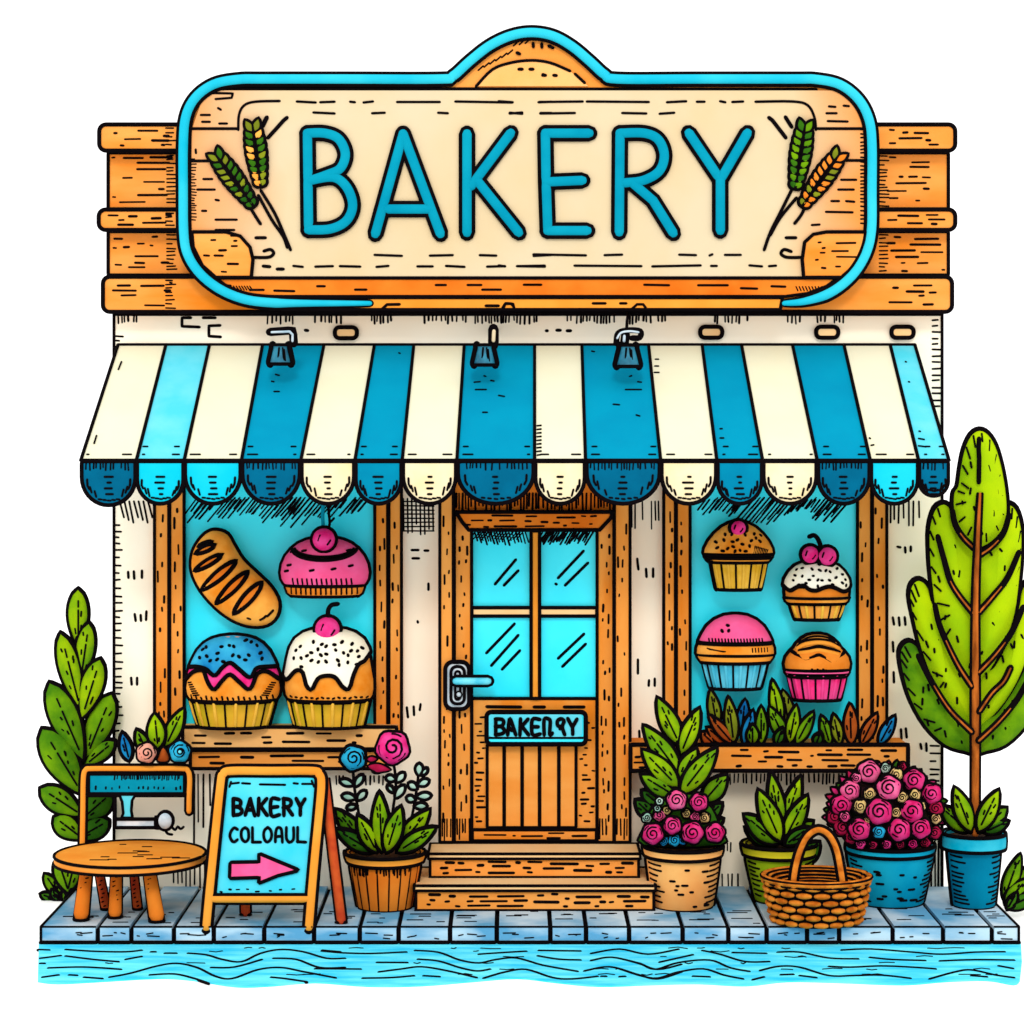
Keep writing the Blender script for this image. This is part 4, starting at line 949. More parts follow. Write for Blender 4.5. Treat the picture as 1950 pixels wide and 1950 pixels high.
# ================================================================== WINDOW BOX
t = thing('window_box', at(*G_(900, 1830), -.2), 'long orange wooden window box filled with green, rust and blue leaves under the right window', 'planter')
x0, y0 = G_(66, 1668); x1, y1 = G_(1768, 1828)
m = M(); m.board(x0, y0, x1, y1, -.32, .32, 'wood', 6); dashes(m, x0+190, y0+8, x1-20, y1-8, -.32, 26, 61, w=3.8, lo=20, hi=60); dashes(m, x0+6, y0+20, x0+34, y1-6, -.32, 6, 62, w=3.4); m.build('box', t)
m = M()
LV = [((530,1560),(660,1660),70,'leaf_rust'), ((500,1590),(580,1665),80,'leaf_rust'), ((770,1385),(745,1600),75,'blue'), ((1000,1330),(1040,1560),90,'leaf_olive'), ((555,1325),(600,1560),75,'leaf_olive'), ((540,1480),(700,1665),70,'leaf_rust'),
      ((665,1370),(700,1660),80,'leaf_olive'), ((820,1450),(760,1665),70,'blue'), ((815,1540),(815,1668),75,'leaf_mid'), ((868,1425),(868,1668),72,'leaf_mid'), ((935,1265),(985,1560),80,'leaf'), ((915,1430),(1020,1650),85,'leaf_mid'), ((1085,1420),(1040,1660),80,'leaf'),
      ((1190,1460),(1080,1668),75,'leaf_mid'), ((1235,1590),(1200,1670),60,'leaf_dark'), ((1235,1485),(1290,1668),70,'leaf_mid'), ((1310,1475),(1350,1668),70,'leaf_olive'), ((1412,1410),(1420,1668),85,'leaf_rust'), ((1580,1470),(1480,1668),75,'leaf_rust'), ((1690,1485),(1590,1668),70,'blue'), ((1000,1560),(960,1670),60,'leaf_dark')]
for i, (tp, bs, wd, mt) in enumerate(LV): leaf(m, G_(*bs), G_(*tp), wd*G_.k, -.2-.004*i, mt, Yt=-.27-.004*i if i > 3 else -.24, inkw=4.5, seed=i)
m.build('foliage', t)

# ================================================================== LEFT TALL PLANT
def plant(name, label, cat, c, base, LV, Y0, stem=None, group=None, dy=.012, lean=0, inkw=5.5, parent=None, pname='foliage', rnd=0, kw=1):
    t = parent or thing(name, base, label, cat, group)
    m = M()
    for i, q in enumerate(LV):
        tp, bs, wd, mt = q[:4]
        leaf(m, c(*bs), c(*tp), wd*c.k*kw, Y0-dy*i, mt, Yt=Y0-dy*i+lean*(1 if i < len(LV)/2 else -1), round_=rnd, inkw=inkw, seed=i+len(LV))
    if stem: m.ink(smooth(c(*stem), n=5), Y0+.01, 9, flat=1)
    m.build(pname, t)
    return t
LV = [((225,45),(225,300),88,'leaf'), ((372,500),(255,790),115,'leaf_mid'), ((385,705),(250,815),72,'leaf_mid'), ((272,192),(235,450),82,'leaf'), ((372,930),(235,1050),110,'leaf_dark'), ((360,1050),(220,1130),90,'leaf_dark'), ((148,235),(236,575),92,'leaf'), ((322,348),(240,610),98,'leaf'),
      ((100,450),(248,790),125,'leaf_mid'), ((68,650),(245,940),140,'leaf_mid'), ((60,910),(245,1030),105,'leaf_mid'), ((120,1035),(245,1130),95,'leaf_mid'), ((210,1230),(175,1370),75,'leaf_mid'), ((135,1215),(185,1365),70,'leaf_mid')]
plant('tall_leafy_plant', 'tall green plant with big rounded leaves behind the chair at the left wall corner', 'plant', H_, (at(*H_(235, 0), -.1).x, -.12, 0), LV, -.12, stem=[(228,280),(238,600),(243,900),(236,1150),(220,1370)], rnd=.9, dy=.006)
m = M()
t = thing('ground_plant', on_level(*H_(130, 1395), -.108), 'low sprouting green plant on the ground beside the left end of the boardwalk', 'plant')
gy = t.location.y
for i, (tp, bs, wd) in enumerate((((78,1280),(150,1385),52), ((60,1368),(140,1400),38), ((150,1330),(150,1400),40), ((110,1350),(145,1402),34), ((185,1340),(160,1400),36))): leaf(m, H_(*bs), H_(*tp), wd*H_.k, gy-.01*i, ('leaf_mid', 'leaf_dark')[i % 2], inkw=4.5, seed=i, round_=.6)
m.build('foliage', t)
t = thing('corner_shrub', on_level(1930, 1748, -.108), 'green leafy plant on the ground beside the right end of the boardwalk', 'plant')
gy = t.location.y; m = M()
for i, (tp, bs, wd, mt) in enumerate((((1985,850),(1860,1060),80,'leaf_mid'), ((1915,815),(1835,1040),72,'leaf_mid'), ((1950,935),(1840,1060),75,'leaf_mid'), ((1990,1010),(1850,1075),70,'leaf_dark'), ((1900,1000),(1850,1085),40,'leaf_dark'))): leaf(m, J_(*bs), J_(*tp), wd*J_.k, gy-.014*i, mt, inkw=4.5, seed=i)
m.build('foliage', t)

# ================================================================== CHAIR
YK = -.5
seat_c = H_(450, 1195); ds = .82
t = thing('round_chair', (at(seat_c[0], 0, -ds).x, -ds, 0), 'orange wooden chair with a round seat and blue panelled open back at the far left', 'chair')
k = (CAM_D-ds)/FPX; X0 = (seat_c[0]-CX)*k; rs_ = 143*k; zs = EYE-(seat_c[1]-CY)*k
def disc(m, X, Y, r, z0, z1, mt, edge, ink=.009):
    n = 48; ring = lambda z: [(X+r*math.cos(2*math.pi*i/n), Y+r*math.sin(2*math.pi*i/n), z) for i in range(n)]
    m.add(ring(z1), [tuple(range(n))], mt); m.add(ring(z0), [tuple(reversed(range(n)))], edge)
    m.add(ring(z0)+ring(z1), [(i, (i+1) % n, n+(i+1) % n, n+i) for i in range(n)], edge)
    m.tube(ring(z1), ink, 'ink', sides=6, closed=True); m.tube(ring(z0), ink, 'ink', sides=6, closed=True)
m = M(); disc(m, X0, -ds, rs_, zs-.045, zs, 'wood_yellow', 'wood', .01)
rr = random.Random(4)
for _ in range(16):
    a, q = rr.uniform(0, 6.3), rr.uniform(.1, .85)*rs_; x, y = X0+q*math.cos(a), -ds+q*math.sin(a); L = rr.uniform(.03, .12)
    if (x-X0+L)**2+(y+ds)**2 < (rs_*.92)**2: m.tube([(x, y, zs+.001), (x+L, y, zs+.001)], .005, 'ink', sides=5)
m.build('seat', t)
for (a, b, Yb, wd, mt) in (((262,1280),(238,1485),-1.04,52,'wood_dark'), ((395,1275),(385,1475),-1.0,46,'wood_dark'), ((525,1275),(565,1492),-1.05,52,'wood_dark'), ((325,1280),(345,1440),-.72,34,'redwood'), ((478,1275),(482,1440),-.72,32,'redwood')):
    m = M(); ft = on_level(*H_(*b), 0); Yb = ft.y; hd = Vector((at(*H_(*a), Yb+.1).x, -ds+(Yb+ds)*.45, zs-.05)); r_ = wd*.62*H_.k*k
    m.tube([ft+Vector((0, 0, r_*.9)), hd], [r_*1.0, r_*.8], mt, sides=10)
    for sg in (-1, 1): m.tube([ft+Vector((sg*r_, 0, .01)), hd+Vector((sg*r_*.8, 0, 0))], .0075, 'ink', sides=6)
    m.tube([ft+Vector((r_*math.cos(q), r_*math.sin(q), .01)) for q in [2*math.pi*i/12 for i in range(12)]], .009, 'ink', sides=6, closed=True)
    rr = random.Random(a[0])
    for i in range(9):
        p = ft.lerp(hd, .1+.085*i); x = rr.uniform(-.4, .2)*r_; m.tube([p+Vector((x, -r_*.95, 0)), p+Vector((x+r_*.3, -r_*.93, .004))], .0045, 'ink', sides=5)
    m.build('leg', t)
m = M(); m.otube(smooth(H_((243, 1165), (246, 1000), (248, 870), (258, 832), (290, 826), (480, 826), (670, 826), (700, 836), (708, 870), (706, 940), (705, 1010)), n=5), YK, 11, 'wood_yellow', 3.6); m.build('back_frame', t)
x0, y0 = H_(270, 850); x1, y1 = H_(685, 935)
m = M(); m.board(x0, y0, x1, y1, YK+.0, .03, 'screen_teal', 4.5); hatch(m, x0+50, x1-6, y0+3, 8, YK, 4, 71, w=2)
dashes(m, x0+4, y1-14, x1-6, y1-8, YK, 16, 72, vert=True, w=2.6, lo=2, hi=6); m.build('back_panel', t)
m = M()
m.plate(H_((262, 945), (405, 945), (415, 970), (420, 1020), (412, 1040), (460, 1040), (455, 1010), (458, 965), (470, 945), (690, 945), (690, 938), (262, 938)), YK-.005, .02, 'cloth_cyan', 4)
m.board(*H_(385, 1045), *H_(560, 1082), YK-.03, .05, 'metal', 5); m.board(*H_(560, 1035), *H_(585, 1085), YK-.035, .05, 'metal', 4.5)
m.dome([H_(602+32*math.cos(a), 1052+38*math.sin(a)) for a in [2*math.pi*i/18 for i in range(18)]], YK-.03, .03, 'metal', inkw=5)
m.ink(smooth(H_((630, 1080), (645, 1092), (655, 1078), (668, 1088), (680, 1080)), n=3), YK-.02, 4); m.ink(smooth(H_((602, 1092), (612, 1108), (630, 1112)), n=3), YK-.02, 4)
m.ink(H_((385, 1040), (385, 950)), YK, 5)
m.build('bracket', t)

# flowers on the chair back
t = thing('flower_bunch', at(*E_(320, 1615), YK), 'bunch of blue and peach flowers with green leaves resting on top of the chair back', 'flowers')
m = M()
for i, (tp, bs, wd, mt) in enumerate((((470,1310),(365,1530),85,'leaf'), ((205,1430),(265,1560),70,'leaf_mid'), ((305,1340),(325,1540),98,'leaf'), ((125,1445),(165,1608),66,'blue'))): leaf(m, E_(*bs), E_(*tp), wd*E_.k, YK+.03-.012*i, mt, inkw=5.5, seed=i)
m.dome(smooth(E_((355,1530),(385,1575),(380,1608),(325,1608),(330,1575)), closed=True, n=3), YK-.02, .03, 'leaf_rust', inkw=4)
m.build('foliage', t)
rose(*E_(262, 1562), 19, YK-.05, 'peach_flower', t, 'peach_flower', seed=2); rose(*E_(447, 1556), 20, YK-.05, 'blue_flower', t, 'blue_flower', seed=3, centre='cloth_cyan')

# ================================================================== A-FRAME SIGN
def YA(x, y): return -1.19+.24*(1766-y)/306
t = thing('sandwich_board', (at(490, 0, -1.1).x, -1.1, 0), 'orange framed sandwich board with blue face, lettering and a pink arrow', 'sign')
m = M(); m.plate(H_((868, 858), (1262, 858), (1218, 1372), (808, 1372)), lambda x, y: YA(x, y)+.012, .012, 'board_blue', 4.5)
g = lambda x, y: YA(x, y)+.0115
for p in ([(885,892),(920,888)], [(935,890),(968,892)], [(1012,895),(1120,897)], [(1158,890),(1175,892)], [(1195,893),(1238,893)], [(1236,880),(1246,905)], [(880,905),(886,885)]): m.ink(H_(*p), g, 3.4)
dashes(m, *H_(840, 1348), *H_(1190, 1360), g, 24, 74, w=2.6, lo=3, hi=10)
face = m.build('panel', t)
m = M(); g2 = lambda x, y: YA(x, y)+.009
write(m, 'BAKERY', *H_(897, 958), *H_(1212, 1028), g2, 6, wob=.7, seed=3, gap=.2); write(m, 'COLOaUL', *H_(882, 1082), *H_(1214, 1144), g2, 4.6, wob=.5, seed=5, gap=.2)
m.build('lettering', t)
m = M(); m.plate(H_((882, 1238), (888, 1232), (1008, 1230), (1006, 1198), (1014, 1196), (1100, 1232), (1178, 1264), (1172, 1270), (1090, 1290), (1010, 1322), (1005, 1318), (1010, 1298), (886, 1302), (880, 1295)), lambda x, y: YA(x, y)+.002, .012, 'pink', 5); m.build('arrow', t)
m = M(); m.otube(H_((800, 1392), (1238, 1392)), lambda x, y: YA(x, y)+.002, 14, 'wood_yellow', 3.5)
m.otube(smooth(H_((780, 1512), (795, 1350), (818, 1120), (842, 890), (852, 852), (885, 836), (1060, 836), (1240, 836), (1268, 850), (1278, 890), (1268, 1020), (1245, 1260), (1224, 1512)), n=5), YA, 18, 'wood_yellow', 4, flat=.7)
m.build('front_frame', t)
for a, b in (((1290, 870), (1364, 1508)), ((946, 1405), (950, 1466))):
    m = M(); bf = on_level(*H_(*b), 0) if b[0] < 1000 else at(*H_(*b), -1.12); bf.z = max(bf.z, .025)
    tp = at(*H_(*a), -.93) if b[0] > 1000 else Vector((bf.x-.01, -.9, .62))
    m.tube([bf, tp], .028, 'redwood', sides=8)
    for sg in (-1, 1): m.tube([bf+Vector((sg*.031, 0, 0)), tp+Vector((sg*.031, 0, 0))], .0085, 'ink', sides=6)
    m.tube([bf+Vector((-.03, -.01, -.012)), bf+Vector((.03, -.01, -.012))], .01, 'ink', sides=6)
    m.build('rear_leg', t)

# ================================================================== POTS
def pot(t, cx, rim, body, Yc, mrim, mbody, slats=0, dash=0, seed=0, side=True):
    """rim = (y0, y1, r0, r1); body = (y1, r_top, y_bottom, r_bottom)"""
    m = M(); sf = m.lathe(cx, Yc, [(rim[1]-2, body[1]), (rim[1]+12, body[1]*.99), ((rim[1]+body[2])/2, (body[1]+body[3])/2+1), (body[2]-4, body[3]+1), (body[2], body[3]-3)], mbody, sil=5.5)
    sf.ring(body[2], 5.5)
    rr = random.Random(seed)
    if slats:
        n = slats
        for i in range(n):
            a = 2*math.pi*(i+.5)/n; k = sf.k
            m.tube([Vector(((cx-CX)*k+sf.rad(y)*k*math.sin(a), Yc-sf.rad(y)*k*math.cos(a), EYE-(y-CY)*k)) for y in (rim[1]+2, (rim[1]+body[2])/2, body[2]-3)], .006, 'ink', sides=5)
        for i in range(26):
            x = cx+rr.uniform(-.9, .9)*body[1]; sf.line([(x, rim[1]+3), (x+rr.uniform(-1, 1), rim[1]+rr.uniform(10, 20))], 2.8)
    for i in range(dash):
        y = rr.uniform(rim[1]+15, body[2]-10); x = cx+rr.uniform(-.6, .7)*sf.rad(y); sf.line([(x, y), (x+rr.uniform(3, 12), y)], 3.6)
    if side:
        y = rim[1]+10
        while y < body[2]-10:
            r_ = sf.rad(y)
            for sg in (-1, 1):
                L = rr.uniform(8, 22)
                sf.line([(cx+sg*(r_-3), y), (cx+sg*(r_-3-L*.5), y+1), (cx+sg*(r_-3-L), y+1.5)], 3)
            y += rr.uniform(7, 11)
    m.build('pot', t)
    m = M(); s2 = m.lathe(cx, Yc, [(rim[0], rim[2]), ((rim[0]+rim[1])/2, (rim[2]+rim[3])/2+1), (rim[1], rim[3])], mrim, sil=5.5, top=False)
    s2.ring(rim[0], 5); s2.ring(rim[1], 5)
    k = s2.k; n = 36
    ring = lambda r, z: [((cx-CX)*k+r*k*math.cos(2*math.pi*i/n), Yc+r*k*math.sin(2*math.pi*i/n), z) for i in range(n)]
    zr = EYE-(rim[0]-CY)*k
    m.add(ring(rim[2], zr)+ring(rim[2]*.88, zr), [(i, (i+1) % n, n+(i+1) % n, n+i) for i in range(n)], mrim)
    m.add(ring(rim[2]*.88, zr)+ring(rim[2]*.86, zr-.03), [(i, (i+1) % n, n+(i+1) % n, n+i) for i in range(n)], mrim); m.tube(ring(rim[2]*.88, zr), .005, 'ink', sides=5, closed=True)
    m.build('pot_rim', t)
    m = M(); m.add(ring(rim[2]*.86, zr-.022), [tuple(range(n))], 'soil'); m.build('soil', t)
    return sf
def base_Y(py, r):     # depth of the pot's axis when its front foot shows at picture row py
    d = EYE*FPX/(py-CY); Yf = d-CAM_D; return Yf+r*d/FPX
def pot_thing(name, cx, yb, rb, label):
    Y = base_Y(yb, rb); return thing(name, ((cx-CX)*(CAM_D+Y)/FPX, Y, 0), label, 'potted plant'), Y
def base_row(Y): return CY+EYE*FPX/(CAM_D+Y)

# slatted pot left of the steps
cx = I_(368, 0)[0]; t, Y = pot_thing('potted_plant', cx, 1738, 52, 'slatted orange pot with broad leaves and two tall flowers, left of the steps')
pot(t, cx, (I_(0, 752)[1], I_(0, 800)[1], 77, 72), (0, 67, base_row(Y), 52), Y, 'wood_yellow', 'wood_dark', slats=18, side=False, seed=1)
m = M(); YL = Y-.02
for a, b, mm in (([(200, 300), (205, 400), (232, 560), (270, 730)], None, 0), ([(412, 280), (425, 400), (405, 560), (390, 730)], None, 0), ([(548, 300), (530, 450), (500, 600), (450, 730)], None, 0)):
    m.ink(smooth(I_(*a), n=5), YL+.05, 4.5, flat=1)
for (bs, tp, wd) in (((205,400),(130,375),34), ((208,410),(252,345),34), ((215,470),(140,455),36), ((222,480),(268,430),36), ((222,510),(165,520),28), ((425,370),(372,360),34), ((428,385),(470,335),36), ((420,470),(470,400),38), ((415,440),(380,400),26),
                     ((545,350),(548,285),38), ((540,400),(600,375),36), ((538,420),(490,390),36), ((532,460),(612,455),36), ((528,480),(480,465),34), ((520,510),(590,510),34), ((560,350),(590,310),26)):
    leaf(m, I_(*bs), I_(*tp), wd*I_.k, YL+.045, 'sprig', inkw=4.6, vein=False, round_=.8)
m.build('sprigs', t)
m = M()
for i, (tp, bs, wd, mt) in enumerate((((108,525),(275,735),96,'leaf_mid'), ((605,525),(430,735),95,'leaf'), ((105,630),(310,752),82,'leaf_dark'), ((640,618),(430,752),82,'leaf_mid'), ((222,555),(325,752),84,'leaf'), ((338,432),(350,752),92,'leaf'), ((452,508),(375,755),94,'leaf'))):
    leaf(m, I_(*bs), I_(*tp), wd*I_.k, YL-.012*i, mt, Yt=YL-.012*i-(.08 if i > 1 else 0), inkw=6, seed=i)
m.build('foliage', t)
rose(*I_(202, 258), 23, YL+.02, 'blue_flower', t, 'blue_flower', seed=5, inkw=6); rose(*I_(408, 202), 31, YL, 'magenta', t, 'rose', seed=6, inkw=5)
m = M(); 
for q in (((270, 265), (330, 262), 30), ((275, 300), (400, 320), 44), ((300, 330), (370, 318), 26)): leaf(m, I_(*q[0]), I_(*q[1]), q[2]*I_.k, YL+.03, 'rose_dark', inkw=3, vein=False)
m.build('petals', t)

# peach pot right of the steps
cx = J_(302, 0)[0]; t, Y = pot_thing('potted_roses', cx, 1737, 57, 'peach clay pot of small pink roses with tall green leaves, right of the steps')
pot(t, cx, (J_(0, 778)[1], J_(0, 822)[1], 76, 73), (0, 70, base_row(Y), 57), Y, 'pot_peach', 'pot_peach', dash=12, seed=2)
m = M(); YL = Y+.03
for i, (tp, bs, wd, mt) in enumerate((((178,68),(290,300),88,'leaf'), ((382,118),(290,345),82,'leaf'), ((512,440),(400,570),90,'leaf_mid'), ((105,515),(210,600),80,'leaf_dark'), ((75,560),(160,640),70,'leaf_dark'), ((490,575),(410,650),60,'leaf_dark'), ((495,650),(420,690),48,'leaf_dark'), ((112,202),(290,440),96,'leaf'), ((368,312),(285,470),80,'leaf'),
        ((100,440),(265,540),88,'leaf_mid'), ((105,318),(282,500),94,'leaf'), ((465,310),(290,535),98,'leaf'))):
    leaf(m, J_(*bs), J_(*tp), wd*J_.k, YL-.008*i, mt, inkw=6, seed=i+3)
m.ink(smooth(J_((290, 300), (292, 500), (300, 770)), n=4), YL+.01, 10, m='leaf_dark')
m.dome(smooth(J_((120, 690), (160, 590), (250, 530), (360, 535), (440, 600), (480, 700), (485, 775), (115, 775)), closed=True, n=3), YL-.08, .07, 'leaf_dark', inkw=4)
m.build('foliage', t)
rl = [(190,632,30,'rose_light'), (225,610,20,'beige_flower'), (130,645,24,'cloth_cyan' if False else 'sprig'), (320,625,22,'beige_flower'), (405,645,26,'beige_flower'), (360,640,24,'rose_light'), (210,755,24,'blue'), (262,752,30,'blue_flower'), (302,755,20,'blue'), (180,600,16,'sprig'),
      (272,560,47,'rose_light'), (378,570,42,'rose'), (252,682,42,'rose'), (158,722,50,'rose'), (348,716,52,'rose'), (455,716,46,'rose'), (190,565,18,'sprig')]
for i, (x, y, r_, mt) in enumerate(rl): rose(*J_(x, y), r_*J_.k, YL-.16-.006*i, mt, t, 'rose' if 'rose' in mt else 'small_flower', seed=i, inkw=4.5 if r_ > 30 else 3.6)

# green pot behind the basket
cx = J_(762, 0)[0]; t, Y = pot_thing('green_potted_plant', cx, 1724, 46, 'olive green pot with pointed green leaves standing behind the wicker basket')
pot(t, cx, (J_(0, 768)[1], J_(0, 818)[1], 72, 68), (0, 64, base_row(Y), 46), Y, 'pot_green_rim', 'pot_green', seed=3)
m = M(); YL = Y
for i, (tp, bs, wd, mt) in enumerate((((598,690),(740,775),80,'leaf_dark'), ((925,660),(780,770),85,'leaf_mid'), ((955,760),(860,860),85,'leaf_dark'), ((865,445),(775,720),80,'leaf'), ((722,425),(775,730),78,'leaf'), ((592,628),(758,768),92,'leaf_mid'), ((898,535),(785,755),84,'leaf'), ((660,508),(770,758),92,'leaf'), ((905,690),(790,775),60,'leaf_dark'))):
    leaf(m, J_(*bs), J_(*tp), wd*J_.k, YL-.012*i, mt, Yt=YL-.012*i-.02, inkw=6, seed=i+9)
m.build('foliage', t)

# big blue rose pot
cx = J_(1292, 0)[0]; t, Y = pot_thing('rose_bush_pot', cx, 1731, 62, 'large blue pot overflowing with a dome of pink roses behind the basket')
pot(t, cx, (J_(0, 770)[1], J_(0, 805)[1], 84, 83), (0, 82, base_row(Y), 62), Y, 'pot_blue', 'pot_blue', dash=16, seed=4)
m = M(); YL = Y-.05
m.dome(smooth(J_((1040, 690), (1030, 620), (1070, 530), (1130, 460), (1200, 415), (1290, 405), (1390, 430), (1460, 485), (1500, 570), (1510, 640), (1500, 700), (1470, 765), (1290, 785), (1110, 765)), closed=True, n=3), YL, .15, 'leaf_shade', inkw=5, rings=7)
for i in range(26):
    a = R(-15+i*8.2); x, y = 1270-262*math.cos(a), 620-215*math.sin(a)
    leaf(m, J_(x+20*math.cos(a), y+20*math.sin(a)), J_(x-(24+9*(i*5 % 3))*math.cos(a+.2), y-(24+9*(i*7 % 3))*math.sin(a+.2)), 12, YL+.01*(i % 2), ('rose_dark', 'rose', 'leaf_dark', 'rose')[i % 4], inkw=3.4, vein=False)
m.build('foliage', t)
YR = YL-.1
rl = [(1190,425,52,'rose_light'), (1405,465,50,'rose'), (1100,515,46,'rose_light'), (1490,530,46,'rose'), (1510,600,34,'rose_dark'), (1030,640,38,'rose_dark'), (1060,585,48,'rose'), (1065,690,40,'rose_dark'), (1270,408,24,'sprig'), (1320,438,30,'beige_flower'), (1225,395,20,'rose_light'), (1350,400,20,'rose_dark'),
      (1195,530,28,'beige_flower'), (1350,548,26,'beige_flower'), (1410,535,26,'beige_flower'), (1130,455,24,'rose_light'), (1440,590,22,'beige_flower'), (1150,590,32,'beige_flower'), (1320,620,24,'beige_flower'), (1190,650,22,'beige_flower'), (1285,502,56,'rose_light'), (1240,615,60,'rose'), (1395,612,52,'rose'), (1510,650,24,'beige_flower'),
      (1105,740,28,'rose_dark'), (1150,770,24,'magenta'), (1210,775,20,'rose_dark'), (1275,772,22,'magenta'), (1340,772,20,'rose_dark'), (1400,770,22,'magenta'), (1460,762,24,'rose_dark'), (1505,715,30,'rose_dark'), (1238,712,30,'blue_flower'), (1145,700,50,'rose'), (1335,702,52,'rose'), (1437,695,47,'rose'), (1075,640,24,'rose_light')]
for i, (x, y, r_, mt) in enumerate(rl):
    dx, dy_ = (x-1270)/285, (y-600)/230; q = max(0, 1-dx*dx-dy_*dy_)**.5
    rose(*J_(x, y), r_*J_.k*1.04, YL-.16*q-.03-.0015*i, mt, t, 'rose' if ('rose' in mt or mt == 'magenta') else 'small_flower', seed=i+40, inkw=4.5 if r_ > 30 else 3.4)

# basket
cx = J_(940, 0)[0]; Yb = base_Y(1772, 78)
t = thing('wicker_basket', ((cx-CX)*(CAM_D+Yb)/FPX, Yb, 0), 'round brown wicker basket with a tall arched handle at the front of the boardwalk', 'basket')
k = (CAM_D+Yb)/FPX; zr0 = EYE-(J_(0, 928)[1]-CY)*k; X0 = (cx-CX)*k
rad = lambda z: (80+(101-80)*min(1, max(0, z/zr0))**.6)*k
m = M(); n = 40; rows = 6
rings = [(rad(zr0*i/8)-.012, zr0*i/8) for i in range(9)]
vs = [(X0+r*math.sin(2*math.pi*i/n), Yb-r*math.cos(2*math.pi*i/n)*.85, z) for r, z in rings for i in range(n)]
m.add(vs, [(j*n+i, j*n+(i+1) % n, (j+1)*n+(i+1) % n, (j+1)*n+i) for j in range(8) for i in range(n)]+[tuple(range(n))], 'ink', True)
N = 18
for j in range(rows):
    z = zr0*(j+.5)/rows; rz = rad(z)
    for i in range(N):
        a0 = 2*math.pi*(i+(.5 if j % 2 else 0))/N; da = 2*math.pi/N*.33
        P = [(X0+rz*math.sin(a)*(1.0), Yb-.85*rz*math.cos(a), z) for a in [a0-da+da*2*q/4 for q in range(5)]]
        m.tube(P, [.0125, .0165, .0175, .0165, .0125], 'basket', sides=8)
for i in range(N):
    a = 2*math.pi*(i+.25)/N
m.build('body', t)
m = M()
for j, (rq, zq) in enumerate(((1.0, .0), (.9, -.012), (.8, -.03), (.68, -.045), (.55, -.055))):
    P = [(X0+rad(zr0)*rq*math.sin(2*math.pi*i/n), Yb-.85*rad(zr0)*rq*math.cos(2*math.pi*i/n), zr0+zq) for i in range(n)]
    m.tube(P, .02 if j == 0 else .016, 'basket', sides=8, closed=True)
    m.tube([(p[0]*1+(X0-p[0])*.07, p[1]+(Yb-p[1])*.07, p[2]+.006) for p in P], .0075, 'ink', sides=6, closed=True)
    if j == 0: m.tube([(p[0], p[1]-.008, p[2]-.02) for p in P], .008, 'ink', sides=6, closed=True); m.tube([(X0+(p[0]-X0)*1.05, Yb+(p[1]-Yb)*1.05, p[2]+.008) for p in P], .007, 'ink', sides=6, closed=True)
m.build('woven_rim', t)
m = M(); m.otube(smooth(J_((828, 975), (838, 890), (862, 800), (900, 730), (950, 702), (1000, 728), (1035, 795), (1055, 890), (1068, 978)), n=5), Yb-.16, 12, 'basket', 4.2); m.build('handle', t)

# potted tree
cx = 1857; t, Y = pot_thing('potted_tree', cx, 1733, 39, 'lobed lime green tree on a thin trunk in a teal pot, right edge'); t['category'] = 'tree'
pot(t, cx-3, (J_(0, 718)[1], J_(0, 788)[1], 60, 60), (0, 50, base_row(Y), 39), Y, 'pot_rim_blue', 'pot_teal', seed=5)
m = M()
for i, (tp, bs, wd, mt) in enumerate((((1530,588),(1670,712),85,'leaf_mid'), ((1850,595),(1725,712),85,'leaf_mid'), ((1860,660),(1740,715),60,'leaf_dark'), ((1598,495),(1680,712),84,'leaf'), ((1812,508),(1712,712),82,'leaf'))):
    leaf(m, J_(*bs), J_(*tp), wd*J_.k, Y+.03-.012*i, mt, inkw=5.5, seed=i+19)
m.build('foliage', t)
YR = Y
mir = lambda L: [(2*555-a, b) for a, b in L]
L4 = [(215,1178),(175,1205),(165,1260),(185,1370),(225,1490),(300,1620),(400,1715),(500,1748),(570,1752),(570,1600),(470,1540),(380,1420),(310,1300),(262,1210)]
L3 = [(268,862),(228,885),(215,950),(235,1060),(275,1220),(340,1390),(430,1530),(530,1625),(575,1640),(575,1380),(480,1300),(400,1160),(345,1020),(312,900)]
L2 = [(392,472),(345,500),(316,600),(316,740),(328,880),(350,1040),(395,1180),(455,1300),(520,1395),(575,1425),(578,1000),(575,680),(500,640),(455,570),(440,530),(425,492)]
L1 = [(575,98),(530,125),(495,200),(475,300),(462,390),(440,430),(442,530),(475,620),(530,680),(572,712),(640,680),(700,610),(720,520),(712,400),(690,280),(660,180),(620,118)]
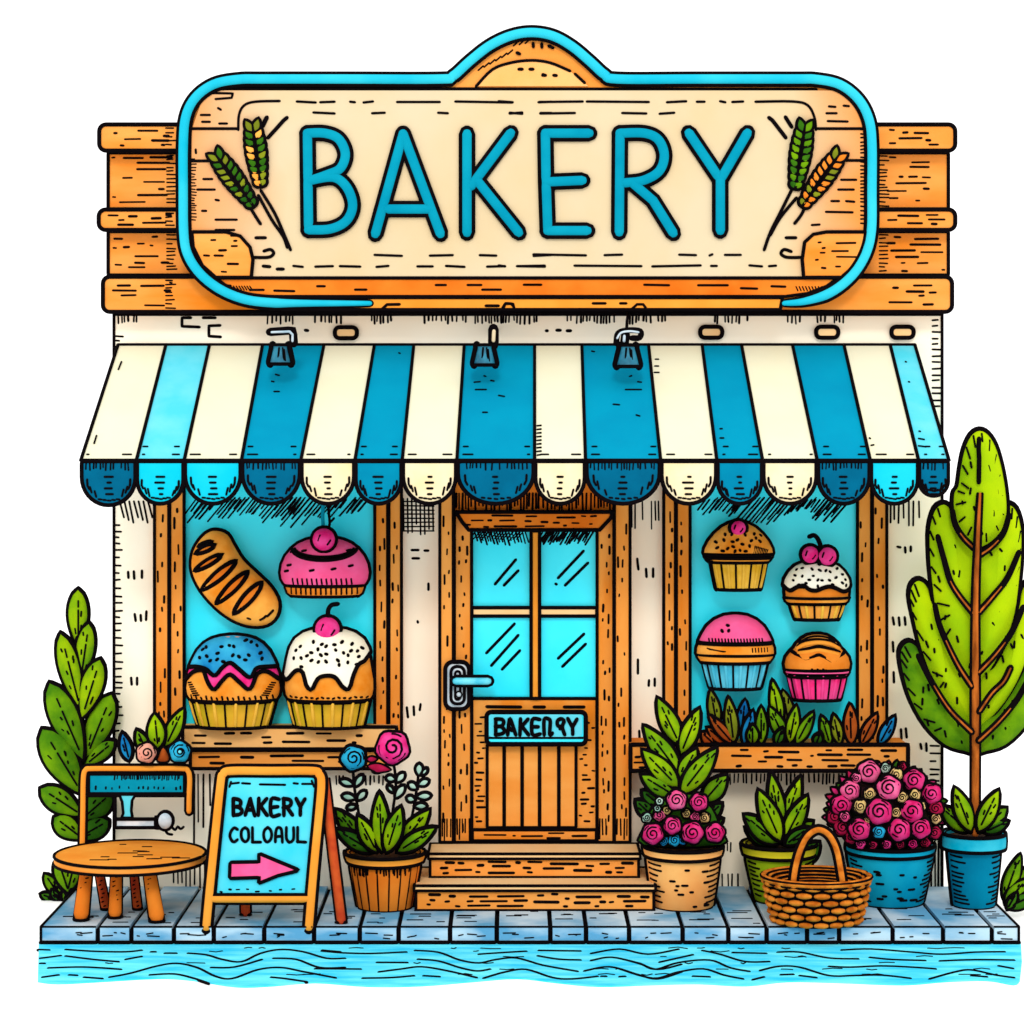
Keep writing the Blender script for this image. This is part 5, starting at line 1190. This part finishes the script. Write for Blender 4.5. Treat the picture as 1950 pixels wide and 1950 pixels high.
for i, (L, mt, Yo, sid) in enumerate(((L4, 'leaf_mid', .06, 1), (L4, 'leaf_mid', .06, -1), (L3, 'leaf_lime', .03, 1), (L3, 'leaf_lime', .03, -1), (L2, 'leaf_lime', 0, 1), (L2, 'leaf_lime', 0, -1), (L1, 'leaf_lime', -.04, 1))):
    if i == 0: crown = M()
    P = K_(*(L if sid == 1 else mir(L)))
    P = smooth(P, closed=True, n=3)
    c = None
    if L is L1: c = K_(575, 430)
    elif L is L2: c = K_(470, 1000) if sid == 1 else K_(640, 1000)
    elif L is L3: c = K_(400, 1360) if sid == 1 else K_(710, 1360)
    else: c = K_(400, 1600) if sid == 1 else K_(710, 1600)
    sf = crown.dome(P, Y+Yo, .1, mt, inkw=6, rings=6, c=c, pw=.8)
    g = lambda x, y: sf(x, y, .001); rr = random.Random(i)
    n = len(P); ext = n if L is L1 else int(n*.43)
    for q in range(2, ext, 2 if L is not L1 else 3):            # pen strokes along the outer edge
        x, y = P[q]; dx, dy_ = c[0]-x, c[1]-y; D_l = math.hypot(dx, dy_); dx /= D_l; dy_ /= D_l
        L_ = rr.uniform(9, 20); crown.ink([(x+dx*9, y+dy_*9), (x+dx*(9+L_)+2, y+dy_*(9+L_)+3)], g, 3)
    for q in range(9):
        u = rr.uniform(.22, .72); x, y = P[(q*n)//9]; x = c[0]+(x-c[0])*u; y = c[1]+(y-c[1])*u
        crown.ink([(x, y), (x+rr.uniform(-2, 4), y+rr.uniform(3, 11))], g, 3.4)
crown.ink(K_((575, 150), (573, 200), (576, 250), (574, 370)), lambda x, y: Y-.04-.115, 7)
crown.build('crown', t)
m = M()
tk = [at(*K_(580, 430), Y-.155), at(*K_(570, 620), Y-.155), at(*K_(558, 950), Y-.14), at(*K_(556, 1300), Y-.13), at(*K_(556, 1640), Y-.1), at(*K_(556, 1800), Y-.04), at(1857, J_(0, 500)[1], Y), at(1857, J_(0, 720)[1], Y)]
tk = [Vector(p) for p in smooth([tuple(p) for p in tk], n=5)]
rs_ = [.009+.014*min(1, i/18) for i in range(len(tk))]
m.tube(tk, rs_, 'trunk', sides=10)
for sg in (-1, 1): m.tube([p+Vector((sg*(r_+.005), .0, 0)) for p, r_ in zip(tk, rs_)], .0095, 'ink', sides=6)
m.build('trunk', t)
for br in ([(558,715),(500,660),(455,590),(440,520)], [(575,745),(640,700),(700,630),(728,540)], [(545,1040),(480,960),(430,880),(400,780),(365,650)], [(575,1035),(650,950),(720,860),(778,730)],
           [(535,1410),(470,1310),(410,1190),(370,1090),(350,1000)], [(575,1340),(660,1250),(740,1140),(800,1010)], [(535,1645),(430,1540),(350,1420),(300,1330),(265,1260)], [(575,1690),(680,1590),(770,1480),(830,1370)], [(578,1540),(640,1450),(700,1390),(735,1322)]):
    m = M(); P = smooth(K_(*br), n=5); n = len(P)
    Pw = [at(x, y, Y-.135+.05*(i/n)) for i, (x, y) in enumerate(P)]
    wds = [.012-.007*(i/n) for i in range(n)]
    if br[0][0] == 578: wds = [.011]*n
    m.tube(Pw, [q+.0125 for q in wds], 'ink', sides=8, flat=.4); m.tube(Pw, wds, 'trunk', sides=8)
    m.build('branch', t)

for o in bpy.data.objects:
    if '_o' in o: del o['_o']
